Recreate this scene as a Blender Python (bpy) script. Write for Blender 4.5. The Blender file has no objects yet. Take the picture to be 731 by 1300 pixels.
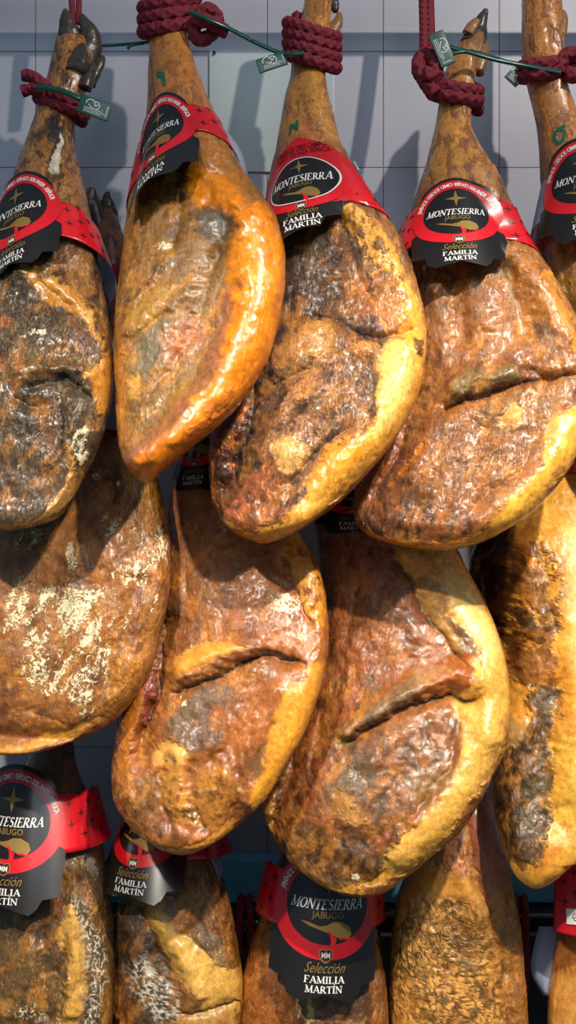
import bpy, bmesh, math, random
import numpy as np
from mathutils import Vector, Matrix
from mathutils.bvhtree import BVHTree
C = bpy.context.scene.collection
PI = math.pi
# ------------------------------------------------------------------ camera model
FP = 1125.8; WALL = 1.53; CZ = 1.60
def at(px, py, Y):
    return Vector(((px-365.5)*Y/FP, Y, CZ-(py-650)*Y/FP))
cam = bpy.data.cameras.new('camera'); co = bpy.data.objects.new('camera', cam); C.objects.link(co)
co.location = (0, 0, CZ); co.rotation_euler = (PI/2, 0, 0)
cam.sensor_fit = 'VERTICAL'; cam.sensor_height = 24; cam.lens = 24*FP/1300
cam.clip_start = .01
bpy.context.scene.camera = co
# ------------------------------------------------------------------ numpy noise
rng = np.random.RandomState(7)
PERM = rng.permutation(256); PERM = np.concatenate([PERM, PERM, PERM])
G3 = rng.normal(size=(256, 3)); G3 /= np.linalg.norm(G3, axis=1)[:, None]
def pnoise(x, y, z):
    xi = np.floor(x).astype(int); yi = np.floor(y).astype(int); zi = np.floor(z).astype(int)
    xf = x-xi; yf = y-yi; zf = z-zi
    u = xf*xf*xf*(xf*(xf*6-15)+10); v = yf*yf*yf*(yf*(yf*6-15)+10); w = zf*zf*zf*(zf*(zf*6-15)+10)
    xi &= 255; yi &= 255; zi &= 255
    r = 0
    for dx in (0, 1):
        for dy in (0, 1):
            for dz in (0, 1):
                g = G3[PERM[PERM[PERM[(xi+dx) & 255]+((yi+dy) & 255)]+((zi+dz) & 255)]]
                d = g[:, 0]*(xf-dx)+g[:, 1]*(yf-dy)+g[:, 2]*(zf-dz)
                r = r + d*(u if dx else 1-u)*(v if dy else 1-v)*(w if dz else 1-w)
    return r*1.5
def fbm(x, y, z, o=4, g=.55):
    r = 0; a = 1; s = 0
    for i in range(o):
        r = r + a*pnoise(x*2**i+i*17.3, y*2**i+i*5.1, z*2**i+i*9.7); s += a; a *= g
    return r/s*1.6
def ridg(x, y, z, o=3):
    r = 0; a = 1; s = 0
    for i in range(o):
        r = r + a*(1-2.2*np.abs(pnoise(x*2**i+i*7.3, y*2**i+i*3.1, z*2**i))); s += a; a *= .5
    return r/s
def sstep(a, b, x):
    t = np.clip((x-a)/(b-a), 0, 1); return t*t*(3-2*t)
def pchip(xs, ys, x):
    xs = np.array(xs, float); ys = np.array(ys, float)
    h = np.diff(xs); d = np.diff(ys)/h; m = np.zeros(len(xs))
    m[0] = d[0]; m[-1] = d[-1]
    for i in range(1, len(xs)-1):
        m[i] = 0 if d[i-1]*d[i] <= 0 else 2*d[i-1]*d[i]/(d[i-1]+d[i])
        if d[i-1]*d[i] <= 0: m[i] = .0
    i = np.clip(np.searchsorted(xs, x)-1, 0, len(xs)-2)
    t = (x-xs[i])/h[i]
    return ((2*t**3-3*t**2+1)*ys[i]+(t**3-2*t**2+t)*h[i]*m[i]+(-2*t**3+3*t**2)*ys[i+1]+(t**3-t**2)*h[i]*m[i+1])
def segdist(px, py, pts, closed):
    n = len(pts); D = np.full(px.shape, 1e9)
    for i in range(n if closed else n-1):
        ax, ay = pts[i]; bx, by = pts[(i+1) % n]
        dx = bx-ax; dy = by-ay; L = dx*dx+dy*dy+1e-9
        t = np.clip(((px-ax)*dx+(py-ay)*dy)/L, 0, 1)
        D = np.minimum(D, (px-ax-t*dx)**2+(py-ay-t*dy)**2)
    return np.sqrt(D)
def inside(px, py, pts):
    r = np.zeros(px.shape, bool); n = len(pts)
    for i in range(n):
        ax, ay = pts[i]; bx, by = pts[(i+1) % n]
        if ay == by: continue
        c = ((ay > py) != (by > py)) & (px < (bx-ax)*(py-ay)/(by-ay)+ax)
        r ^= c
    return r
def smooth(pts, closed):
    # one round of Chaikin so the traced shapes stay round
    p = [tuple(map(float, q)) for q in pts]; out = []
    n = len(p)
    if n < 3: return p
    for i in range(n if closed else n-1):
        a = p[i]; b = p[(i+1) % n]
        out += [(a[0]*.75+b[0]*.25, a[1]*.75+b[1]*.25), (a[0]*.25+b[0]*.75, a[1]*.25+b[1]*.75)]
    if not closed: out = [p[0]]+out+[p[-1]]
    return out
def sdist(px, py, pts, closed):
    pts = smooth(pts, closed)
    d = segdist(px, py, pts, closed)
    if closed: d = np.where(inside(px, py, pts), -d, d)
    return d
def lin(c):
    c = np.array(c, float)/255
    return np.where(c <= .04045, c/12.92, ((c+.055)/1.055)**2.4)
# ------------------------------------------------------------------ materials
def newmat(name):
    m = bpy.data.materials.new(name); m.use_nodes = True
    nt = m.node_tree; b = nt.nodes['Principled BSDF']
    return m, nt, b
def nd(nt, t, **k):
    n = nt.nodes.new(t)
    for a, v in k.items():
        if a in n.inputs: n.inputs[a].default_value = v
        else: setattr(n, a, v)
    return n
def simple(name, col, rough=.5, metal=0, coat=0, bump=0, bscale=200, var=0):
    m, nt, b = newmat(name); l = nt.links
    c = (*lin(col), 1)
    b.inputs['Base Color'].default_value = c; b.inputs['Roughness'].default_value = rough
    b.inputs['Metallic'].default_value = metal; b.inputs['Coat Weight'].default_value = coat
    b.inputs['Coat Roughness'].default_value = .15
    tc = nd(nt, 'ShaderNodeTexCoord')
    n = nd(nt, 'ShaderNodeTexNoise', Scale=bscale, Detail=4.0)
    l.new(tc.outputs['Object'], n.inputs['Vector'])
    if bump:
        bp = nd(nt, 'ShaderNodeBump', Strength=bump, Distance=.002)
        l.new(n.outputs['Fac'], bp.inputs['Height']); l.new(bp.outputs['Normal'], b.inputs['Normal'])
    if var:
        mx = nd(nt, 'ShaderNodeMix', data_type='RGBA')
        mx.inputs['A'].default_value = (*(lin(col)*(1-var)), 1); mx.inputs['B'].default_value = (*np.minimum(lin(col)*(1+var), 1), 1)
        l.new(n.outputs['Fac'], mx.inputs['Factor']); l.new(mx.outputs['Result'], b.inputs['Base Color'])
    return m
def ham_material():
    m, nt, b = newmat('cured_ham'); l = nt.links
    tc = nd(nt, 'ShaderNodeTexCoord'); V = tc.outputs['Object']
    at1 = nd(nt, 'ShaderNodeAttribute', attribute_name='Col'); at2 = nd(nt, 'ShaderNodeAttribute', attribute_name='Aux')
    sep = nd(nt, 'ShaderNodeSeparateColor'); l.new(at2.outputs['Color'], sep.inputs['Color'])
    def noise(scale, det, dist=0, vec=None, rough=.6):
        n = nd(nt, 'ShaderNodeTexNoise', Scale=scale, Detail=det, Distortion=dist, Roughness=rough)
        l.new(vec or V, n.inputs['Vector']); return n.outputs['Fac']
    def mth(op, a, b_=None, clamp=False):
        n = nd(nt, 'ShaderNodeMath', operation=op, use_clamp=clamp)
        for i, v in enumerate((a, b_)):
            if v is None: continue
            if isinstance(v, (int, float)): n.inputs[i].default_value = v
            else: l.new(v, n.inputs[i])
        return n.outputs[0]
    def mrange(v, a, b_, c, d):
        n = nd(nt, 'ShaderNodeMapRange', interpolation_type='SMOOTHSTEP')
        l.new(v, n.inputs['Value'])
        for k, x in zip(('From Min', 'From Max', 'To Min', 'To Max'), (a, b_, c, d)): n.inputs[k].default_value = x
        return n.outputs['Result']
    def mix(f, a, b_, bt='MIX'):
        n = nd(nt, 'ShaderNodeMix', data_type='RGBA', blend_type=bt)
        if isinstance(f, (int, float)): n.inputs['Factor'].default_value = f
        else: l.new(f, n.inputs['Factor'])
        for k, x in (('A', a), ('B', b_)):
            if isinstance(x, tuple): n.inputs[k].default_value = x
            else: l.new(x, n.inputs[k])
        return n.outputs['Result']
    map_ = nd(nt, 'ShaderNodeMapping'); l.new(V, map_.inputs['Vector']); map_.inputs['Scale'].default_value = (1, 1, .3)
    map_.inputs['Rotation'].default_value = (0, .35, 0)
    W = map_.outputs['Vector']
    fine = noise(260, 5, .6); fib = noise(190, 5, 1.2, W); mid = noise(60, 5, 1.5)
    col = at1.outputs['Color']
    k = mth('MULTIPLY', mrange(mid, .3, .7, .84, 1.16), mrange(fine, .3, .7, .86, 1.14))
    kk = nd(nt, 'ShaderNodeCombineColor'); 
    for i in range(3): l.new(k, kk.inputs[i])
    col = mix(1.0, col, kk.outputs['Color'], 'MULTIPLY')
    # dark cracks and fibres where the paint asks for them (G)
    fr = mth('ABSOLUTE', mth('SUBTRACT', fib, .5))
    cr = mth('MULTIPLY', mrange(fr, .0, .05, 1, 0), sep.outputs['Green'])
    col = mix(mth('MULTIPLY', cr, .75), col, (.022, .010, .005, 1))
    # pale crust flakes (R)
    fl = noise(130, 6, 1.6, None, .7)
    thr = mth('SUBTRACT', .78, mth('MULTIPLY', sep.outputs['Red'], .36))
    fm = mrange(mth('SUBTRACT', fl, thr), -.01, .025, 0, 1)
    fm = mth('MULTIPLY', fm, mrange(sep.outputs['Red'], .03, .15, 0, 1))
    col = mix(fm, col, (.86, .74, .46, 1))
    l.new(col, b.inputs['Base Color'])
    rg = mth('ADD', mrange(mid, .35, .7, .2, .46), mth('MULTIPLY', fm, .4))
    rg = mth('SUBTRACT', rg, mth('MULTIPLY', sep.outputs['Blue'], .12), True)
    l.new(rg, b.inputs['Roughness'])
    b.inputs['Specular IOR Level'].default_value = .6
    b.inputs['Coat Weight'].default_value = .25; b.inputs['Coat Roughness'].default_value = .22
    h = mth('ADD', mth('MULTIPLY', fib, .9), mth('MULTIPLY', fine, .35))
    h = mth('ADD', h, mth('MULTIPLY', noise(70, 4, 1.0, W), 1.0))
    h = mth('ADD', h, mth('MULTIPLY', fm, .35)); h = mth('SUBTRACT', h, mth('MULTIPLY', cr, .5))
    h = mth('MULTIPLY', h, mrange(sep.outputs['Blue'], 0, 1, 1, .42))
    bp = nd(nt, 'ShaderNodeBump', Strength=.8, Distance=.0024)
    l.new(h, bp.inputs['Height']); l.new(bp.outputs['Normal'], b.inputs['Normal'])
    return m
M = {}
M['ham'] = ham_material()
M['rope'] = simple('maroon_rope', (132, 26, 44), .65, bump=.8, bscale=700, var=.4)
M['ropedark'] = simple('dark_rope', (60, 22, 30), .8, bump=.5, bscale=500, var=.3)
M['green'] = simple('green_plastic', (8, 78, 62), .3, coat=.3)
M['red'] = simple('red_paper', (214, 18, 30), .3, coat=.5)
M['black'] = simple('black_paper', (26, 21, 20), .28, coat=.5)
M['back'] = simple('grey_paper_back', (158, 165, 190), .55)
M['white'] = simple('white_ink', (235, 232, 225), .4)
M['gold'] = simple('gold_ink', (158, 128, 66), .3, metal=.35)
M['darkred'] = simple('dark_red_ink', (70, 8, 14), .4)
M['hoof'] = simple('hoof_horn', (66, 57, 50), .3, bump=1.0, bscale=70, var=.75)
M['skin'] = simple('shank_skin', (148, 100, 54), .4, coat=.2, bump=.8, bscale=60, var=.4)
M['tealink'] = simple('teal_ink', (12, 110, 84), .5)
M['rail'] = simple('black_rail', (16, 17, 20), .22, coat=.4)
M['steel'] = simple('steel', (150, 155, 160), .3, metal=.9)
M['panel'] = simple('blue_panel', (120, 215, 250), .45, var=.08, bscale=20)
M['dark'] = simple('dark_panel', (14, 16, 20), .6)
M['acrylic'] = simple('white_acrylic', (196, 208, 208), .35)
# ------------------------------------------------------------------ object helpers
def mesh_obj(name, verts, faces, m, parent=None, sm=True):
    me = bpy.data.meshes.new(name); me.from_pydata([tuple(v) for v in verts], [], faces)
    if m: me.materials.append(m)
    if sm:
        for p in me.polygons: p.use_smooth = True
    me.update()
    o = bpy.data.objects.new(name, me); C.objects.link(o)
    if parent: o.parent = parent; o.matrix_parent_inverse = Matrix.Translation(-parent_loc(parent))
    return o
def parent_loc(p):
    return p.location if p.type == 'EMPTY' else Vector((0, 0, 0))   # meshes carry world coordinates
def tag(o, label=None, cat=None, group=None, kind=None):
    for k, v in (('label', label), ('category', cat), ('group', group), ('kind', kind)):
        if v: o[k] = v
    return o
def empty(name, loc):
    o = bpy.data.objects.new(name, None); C.objects.link(o); o.location = loc; o.empty_display_size = .02
    return o
def tube(pts, rad, seg=12, sq=1.0, fn=None, caps=True):
    """verts, faces of a tube through 3D pts; rad number or list; fn(i,j)->radius factor"""
    P = [Vector(p) for p in pts]; n = len(P); R = rad if isinstance(rad, (list, tuple)) else [rad]*n
    vs = []; fs = []; up = None
    for i in range(n):
        t = (P[min(i+1, n-1)]-P[max(i-1, 0)]).normalized()
        if up is None:
            up = Vector((0, 1, 0)) if abs(t.y) < .9 else Vector((1, 0, 0))
        a = up-t*up.dot(t); a.normalize(); b = t.cross(a); up = a
        for j in range(seg):
            th = 2*PI*j/seg; k = R[i]*(fn(i, th) if fn else 1)
            vs.append(P[i]+a*math.cos(th)*k*sq+b*math.sin(th)*k)
    for i in range(n-1):
        for j in range(seg):
            fs.append((i*seg+j, i*seg+(j+1) % seg, (i+1)*seg+(j+1) % seg, (i+1)*seg+j))
    if caps:
        fs.append(tuple(range(seg-1, -1, -1))); fs.append(tuple((n-1)*seg+j for j in range(seg)))
    return vs, fs
def merge(parts):
    vs = []; fs = []
    for v, f in parts:
        o = len(vs); vs += list(v); fs += [tuple(i+o for i in q) for q in f]
    return vs, fs
def spline(pts, step):
    """Catmull-Rom resampled to about `step` metres"""
    P = [Vector(p) for p in pts]; out = []
    for i in range(len(P)-1):
        p0 = P[max(i-1, 0)]; p1 = P[i]; p2 = P[i+1]; p3 = P[min(i+2, len(P)-1)]
        n = max(2, int((p2-p1).length/step))
        for k in range(n):
            t = k/n
            out.append(.5*((2*p1)+(p2-p0)*t+(2*p0-5*p1+4*p2-p3)*t*t+(3*p1-p0-3*p2+p3)*t**3))
    out.append(P[-1]); return out
def rope_geo(pts, r):
    q = spline(pts, r*.13)
    s = [0]
    for i in range(1, len(q)): s.append(s[-1]+(q[i]-q[i-1]).length)
    def fn(i, th):
        k = s[i]/r*1.9
        return .84+.30*max(abs(math.sin(2*th+k)), abs(math.sin(2*th-k)))**4
    return tube(q, r, 24, fn=fn)
def box(x0, x1, y0, y1, z0, z1, bev=0):
    bm = bmesh.new(); bmesh.ops.create_cube(bm, size=1)
    for v in bm.verts:
        v.co = Vector((x0+(v.co.x+.5)*(x1-x0), y0+(v.co.y+.5)*(y1-y0), z0+(v.co.z+.5)*(z1-z0)))
    if bev: bmesh.ops.bevel(bm, geom=bm.edges[:], offset=bev, segments=2, profile=.7, affect='EDGES')
    bm.verts.index_update()
    r = ([v.co.copy() for v in bm.verts], [tuple(v.index for v in f.verts) for f in bm.faces]); bm.free()
    return r
# ------------------------------------------------------------------ hams
class Ham:
    def __init__(s, name, slices, Y0, Y1, yaw=.2, base=(140, 90, 45), base2=None, step=1.7, nf=None, ratio=.5, paint=(), height=(),
                 rough=1.0, crack=.25, vein=.5, seed=0, flat=2.5, legs=.9):
        ys = [q[0] for q in slices]; y0 = ys[0]; y1 = ys[-1]
        s.y0 = y0; s.y1 = y1; s.Y0 = Y0; s.Y1 = Y1; s.yaw = yaw; s.sl = slices
        # ring positions: even, then tightening towards the closed bottom
        tail = min(45, (y1-y0)*.1); n1 = int((y1-tail-y0)/step); n2 = int(tail/step*1.3)
        a = np.linspace(y0, y1-tail, n1, endpoint=False); t = np.linspace(0, 1, n2)
        py = np.concatenate([a, y1-tail*(1-t)**2])
        xl = pchip(ys, [q[1] for q in slices], py); xr = pchip(ys, [q[2] for q in slices], py)
        wmax = (xr-xl).max()
        nfr = nf or int(wmax/step*1.15); nb = max(16, nfr//3)
        th = np.concatenate([np.linspace(0, PI, nfr, endpoint=False), np.linspace(PI, 2*PI, nb, endpoint=False)])
        hw = (xr-xl)/2; xc = (xl+xr)/2
        dr = pchip(ys, [q[3] if len(q) > 3 else (legs if (q[2]-q[1]) < 75 else (ratio+(legs-ratio)*max(0, 1-((q[2]-q[1])-75)/90))) for q in slices], py)
        nr = len(py); nt_ = len(th)
        n_ = np.where(hw > 45, flat, 2.0)[:, None]
        c = np.cos(th)[None, :]; sn = np.sin(th)[None, :]
        cx = -np.sign(c)*np.abs(c)**(2/n_); sy = np.sign(sn)*np.abs(sn)**(2/n_)
        PX = xc[:, None]+hw[:, None]*cx; PY = np.repeat(py[:, None], nt_, 1)
        k = np.clip((py-y0)/(y1-y0), -1, 2)
        Yc = (Y0+(Y1-Y0)*k)[:, None]
        mpp = Yc/FP
        Yax = Yc-yaw*(PX-xc[:, None])*mpp
        D = (hw*dr)[:, None]*mpp*sy
        px = PX.ravel(); pyv = PY.ravel(); z = np.repeat(sn, nr, 0).ravel()
        px0, py0 = px, pyv
        Yf = (Yax-np.maximum(D, 0)).ravel()          # traced strokes land on the front surface, not on the axis plane
        px = 365.5+(px0-365.5)*Yax.ravel()/Yf; pyv = 650+(py0-650)*np.repeat(Yc, nt_, 1).ravel()/Yf
        sd = seed*31.7
        # domain warp
        wx = px+7*fbm(px/45+sd, pyv/45, z, 3)+3.0*fbm(px/12+sd, pyv/12, z+4, 3)
        wy = pyv+7*fbm(px/45+sd+50, pyv/45, z, 3)+3.0*fbm(px/12+sd+50, pyv/12, z+4, 3)
        H = np.zeros(px.shape)
        for h in height:
            kind = h[0]
            if kind == 'R':   # soft ridge / groove
                d = sdist(wx, wy, h[1], False); H += h[3]*np.exp(-(d/h[2])**2)
            elif kind == 'V': # sharp crease
                d = sdist(wx, wy, h[1], False); H += h[3]*np.exp(-d/h[2])
            elif kind == 'Q': # plateau
                d = sdist(wx, wy, h[1], True); H += h[3]*sstep(h[2], -h[2], d)
            elif kind == 'W':   # net of raised wrinkles inside a polygon: poly, scale, amp
                d = sdist(wx, wy, h[1], True); H += -h[3]*sstep(10, -10, d)*np.clip(ridg(px/h[2]+sd, pyv/(h[2]*1.3), z*2, 2), -.2, 1)
            elif kind == 'T': # step: the side to the left of the drawn direction rises, falls away over w
                pts = h[1]; d = sdist(wx, wy, pts, False)
                ax, ay = pts[0]; bx, by = pts[-1]
                best = np.full(px.shape, 1e9); side = np.zeros(px.shape)
                for i in range(len(pts)-1):
                    ux, uy = pts[i]; vx, vy = pts[i+1]; dx = vx-ux; dy = vy-uy; L = dx*dx+dy*dy
                    tt = np.clip(((wx-ux)*dx+(wy-uy)*dy)/L, 0, 1); dd = (wx-ux-tt*dx)**2+(wy-uy-tt*dy)**2
                    cr = dx*(wy-uy)-dy*(wx-ux); side = np.where(dd < best, np.sign(cr), side); best = np.minimum(best, dd)
                H += h[3]*np.where(side < 0, np.exp(-(d/h[2])**2), 0)*sstep(0, 3, d)-h[3]*.35*np.where(side >= 0, np.exp(-(d/(h[2]*.5))**2), 0)
        H *= .00132
        body = sstep(40, 85, np.repeat(hw[:, None], nt_, 1).ravel())
        # -------- colour
        col = np.repeat(lin(base)[None, :], len(px), 0)
        b2 = lin(base2 or tuple(v*.62 for v in base))
        f = sstep(-.1, .45, fbm(px/38+sd+3, pyv/55, z*2, 5)); col = col*(1-f[:, None])+b2*f[:, None]
        aux = np.zeros((len(px), 3)); aux[:, 1] = crack
        n1_ = fbm(px/26+sd+9, pyv/26, z*2, 5, .65); n2_ = fbm(px/7+sd, pyv/7, z*4, 3, .6)
        for p in paint:
            kind = p[0]
            if kind in 'PL':
                # ('P', poly, colour, soft, rag, alpha) / ('L', line, width, colour, soft, rag, alpha)
                if kind == 'P': d = sdist(wx, wy, p[1], True); q = p[2:]
                else: d = sdist(wx, wy, p[1], False)-p[2]/2; q = p[3:]
                cc, soft, rag = q[0], q[1], q[2]; al = q[3] if len(q) > 3 else 1
                m = sstep(soft, -soft, d+rag*(1.3*n1_+.7*n2_))*al
                col = col*(1-m[:, None])+lin(cc)*m[:, None]
            elif kind == 'N':   # reticulated net of colour inside polygon: poly, colour, scale, threshold, alpha
                d = sdist(wx, wy, p[1], True); r = ridg(px/p[3]+sd, pyv/(p[3]*1.3), z*2, 2)
                m = sstep(10, -10, d+8*n1_)*sstep(p[4], p[4]+.22, r)*p[5]
                col = col*(1-m[:, None])+lin(p[2])*m[:, None]
            elif kind == 'B':   # blotches of colour: poly, colour, scale, threshold, alpha
                d = sdist(wx, wy, p[1], True); r = fbm(px/p[3]+sd+77, pyv/(p[3]*1.4), z*2, 5, .65)
                m = sstep(10, -10, d+8*n1_)*sstep(p[4], p[4]+.16, r)*p[5]
                col = col*(1-m[:, None])+lin(p[2])*m[:, None]
            elif kind in 'FGS':   # flake / crack / shine density
                d = sdist(wx, wy, p[1], True); m = sstep(p[3], -p[3], d+6*n1_)
                i = 'FGS'.index(kind); aux[:, i] = aux[:, i]*(1-m)+p[2]*m
        bd = sstep(30, 70, np.repeat(hw[:, None], nt_, 1).ravel()); lum0 = (col*np.array([.5, .45, .05])).sum(1); meat = (1-sstep(.2, .4, lum0))*bd
        for cc, sx_, sy_, t0, al, o_ in (((74, 44, 26), 30, 52, .2, .42, 11), ((196, 130, 62), 24, 38, .08, .5, 23), ((112, 92, 72), 26, 40, .24, .3, 37), ((44, 26, 18), 9, 26, .26, .5, 51)):
            r = fbm((px+.35*pyv+wx-px)/sx_+sd+o_, (pyv+wy-pyv)/sy_+o_, z*2, 5, .62); m = sstep(t0, t0+.22, r)*al*meat*vein*2*(1-aux[:, 2])
            col = col*(1-m[:, None])+lin(cc)*m[:, None]
        fr = sstep(.22, .42, fbm(px/26+sd+83, (pyv+.5*px)/48, z*2, 5, .62))*.3*(1-meat)*vein*2*bd
        col = col*(1-fr[:, None])+lin((170, 100, 40))*fr[:, None]
        aux[:, 0] *= np.clip(1.0+.9*fbm((px+.5*pyv)/16+sd, pyv/50, z*2, 4, .6), 0, 1.25)
        col = col*(1+.1*meat[:, None]*np.array([.3, 1.0, -.8])[None, :])
        lum = (col*np.array([.5, .45, .05])).sum(1); fat = sstep(.20, .42, lum)
        aux[:, 2] = np.maximum(aux[:, 2], fat)
        wq2 = 14*fbm(px/40+sd+5, pyv/40, z*2+3, 3)
        vn = ridg((px+.4*pyv+wq2)/24+sd, (pyv+wq2)/60, z*2+3, 4); vm = sstep(.62, .95, vn)*vein*(1-.45*fat)*sstep(30, 70, np.repeat(hw[:, None], nt_, 1).ravel())
        col = col*(1-vm[:, None]*np.array([.42, .55, .68])[None, :])
        wn = sstep(.1, .5, fbm(px/19+sd+61, pyv/30, z*2, 4, .6))*.3*vein/.5
        col = col*(1+wn[:, None]*np.array([.55, .48, .2])[None, :])
        col = col*(1+.24*n2_[:, None]+.2*n1_[:, None]); col = np.clip(col*np.array([1.06, .98, .84])[None, :], .004, .92)
        wq = 9*fbm(px/30+sd+5, pyv/30, z*2, 3)
        nz = (4.0*fbm(px/60+sd, pyv/80, z*1.5+9, 3)+2.2*fbm(px/17+sd, pyv/26, z*3, 3)*(.25+.75*body)
              + 1.5*ridg((px+.45*pyv+wq)/17+sd, (pyv+wq)/52, z*3, 3)*(.12+.88*body)+.6*ridg((px-.3*pyv+wq)/8+sd, (pyv+wq)/20, z*3+7, 2)*body
              + .45*fbm(px/4.5+sd, pyv/7, z*6, 2)*body)*rough/1000.*(1-.75*fat)
        endf = sstep(y1, y1-25, py0)*.85+.15
        front = sstep(.02, .45, np.repeat(sn, nr, 0).ravel())
        cxn = np.repeat(-np.cos(th)[None, :], nr, 0).ravel(); syn = np.repeat(np.sin(th)[None, :], nr, 0).ravel()
        Yv = (Yax-D).ravel()
        mp = np.repeat(mpp, nt_, 1).ravel()
        X = (px0-365.5)*(np.repeat(Yc, nt_, 1).ravel()-(np.repeat(Yc, nt_, 1)-Yax).ravel())/FP
        Z = CZ-(py0-650)*np.repeat(Yc, nt_, 1).ravel()/FP
        X = X+nz*cxn*.6*endf; Yv = Yv-nz*syn*endf-H*front*endf
        co_ = np.stack([X, Yv, Z], 1)
        # -------- mesh
        idx = np.arange(nr*nt_).reshape(nr, nt_)
        a_ = idx[:-1, :]; b_ = np.roll(idx, -1, 1)[:-1, :]; c_ = np.roll(idx, -1, 1)[1:, :]; d_ = idx[1:, :]
        F = np.stack([a_, d_, c_, b_], -1).reshape(-1, 4)
        nv = len(co_)
        co_ = np.vstack([co_, co_[idx[0]].mean(0), co_[idx[-1]].mean(0)])
        col = np.vstack([col, col[idx[0]].mean(0), col[idx[-1]].mean(0)]); aux = np.vstack([aux, aux[0], aux[nv-1]])
        r0 = idx[0]; r1 = idx[-1]
        T = np.concatenate([np.stack([np.full(nt_, nv), r0, np.roll(r0, -1)], 1), np.stack([np.full(nt_, nv+1), np.roll(r1, -1), r1], 1)])
        me = bpy.data.meshes.new('flesh')
        me.vertices.add(len(co_)); me.vertices.foreach_set('co', co_.astype('f').ravel())
        lt = np.concatenate([F.ravel(), T.ravel()]); me.loops.add(len(lt)); me.loops.foreach_set('vertex_index', lt.astype('i'))
        ls = np.concatenate([np.arange(len(F))*4, len(F)*4+np.arange(len(T))*3])
        me.polygons.add(len(ls)); me.polygons.foreach_set('loop_start', ls.astype('i'))
        me.polygons.foreach_set('loop_total', np.concatenate([np.full(len(F), 4), np.full(len(T), 3)]).astype('i'))
        me.polygons.foreach_set('use_smooth', np.ones(len(ls), bool))
        me.update(calc_edges=True); me.validate()
        for nm, arr in (('Col', col), ('Aux', aux)):
            ca = me.color_attributes.new(nm, 'FLOAT_COLOR', 'POINT')
            ca.data.foreach_set('color', np.concatenate([arr, np.ones((len(arr), 1))], 1).astype('f').ravel())
        me.materials.append(M['ham'])
        kx = xc[len(xc)//2]
        s.root = empty('cured_ham', at(kx, y1, Y1))
        o = bpy.data.objects.new('flesh', me); C.objects.link(o); o.parent = s.root
        o.matrix_parent_inverse = Matrix.Translation(-s.root.location)
        s.body = o
        s.bvh = BVHTree.FromPolygons([tuple(v) for v in co_], [tuple(f_) for f_ in F.tolist()])
    def Yc(s, py): return s.Y0+(s.Y1-s.Y0)*min(max((py-s.y0)/(s.y1-s.y0), -1), 2)
    def mark(s, polys, name, m, off=.0012):
        """a flat ink mark lying on the skin: polylines (pts,width) in traced coordinates"""
        vs = []; fs = []
        for pts, w in polys:
            P = []
            for i in range(len(pts)-1):
                for t in np.linspace(0, 1, 6, endpoint=False): P.append((pts[i][0]+(pts[i+1][0]-pts[i][0])*t, pts[i][1]+(pts[i+1][1]-pts[i][1])*t))
            P.append(pts[-1]); b = len(vs)
            for i, (x, y) in enumerate(P):
                x0, y0 = P[max(i-1, 0)]; x1, y1 = P[min(i+1, len(P)-1)]; L = math.hypot(x1-x0, y1-y0)+1e-6
                nx, ny = -(y1-y0)/L, (x1-x0)/L
                for sgn in (-1, 0, 1):
                    ww = w(i/(len(P)-1)) if callable(w) else w
                    o = at(x+nx*sgn*ww/2, y+ny*sgn*ww/2, .6); d = at(x+nx*sgn*ww/2, y+ny*sgn*ww/2, 1.6)-o
                    h = s.bvh.ray_cast(o, d.normalized())
                    p = h[0] if h[0] else at(x, y, s.Yc(y)-.03)
                    vs.append(p-Vector((0, off, 0)))
            for i in range(len(P)-1):
                for k in (0, 1): fs.append((b+i*3+k, b+i*3+k+1, b+i*3+k+4, b+i*3+k+3))
        return mesh_obj(name, vs, fs, m, s.root)
    def toe(s, pts, rad, name='toe', m=None, Y=None, sq=.8, seed=0):
        Yv = Y or s.Yc(pts[0][1])
        P = spline([at(x, y, (q[0] if q else Yv)) for x, y, *q in pts], .002)
        n = len(P); R = [float(np.interp(i/(n-1), np.linspace(0, 1, len(rad)), rad))*Yv/FP for i in range(n)]
        rr = random.Random(seed); ph = [rr.uniform(0, 6) for _ in range(4)]
        fn = lambda i, th: 1+.05*math.sin(3*th+ph[0]+i*.05)+.04*math.sin(5*th+ph[1]-i*.13)+.03*math.sin(i*.6+ph[2])
        v, f = tube(P, R, 20, sq, fn)
        return mesh_obj(name, v, f, m or M['hoof'], s.root)
# ------------------------------------------------------------------ paper bands
def ribbon(pts, w):
    vs = []; fs = []
    n = len(pts)
    for i, p in enumerate(pts):
        a = pts[max(i-1, 0)]; b = pts[min(i+1, n-1)]; L = math.hypot(b[0]-a[0], b[1]-a[1])+1e-9
        nx, ny = -(b[1]-a[1])/L, (b[0]-a[0])/L
        ww = w[i] if isinstance(w, (list, tuple)) else w
        vs += [(p[0]+nx*ww/2, p[1]+ny*ww/2), (p[0]-nx*ww/2, p[1]-ny*ww/2)]
    for i in range(n-1): fs.append((2*i, 2*i+1, 2*i+3, 2*i+2))
    return vs, fs
def arc(cx, cy, rx, ry, a0, a1, n=10):
    return [(cx+rx*math.cos(math.radians(a0+(a1-a0)*i/n)), cy+ry*math.sin(math.radians(a0+(a1-a0)*i/n))) for i in range(n+1)]
T_, S_ = .17, .075   # thick and thin strokes of the serif capitals (height 1)
def bar(x0, y0, x1, y1, w): return ribbon([(x0, y0), (x1, y1)], w)
def serif(x, y, w=.34): return bar(x-w/2, y, x+w/2, y, .07)
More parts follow.
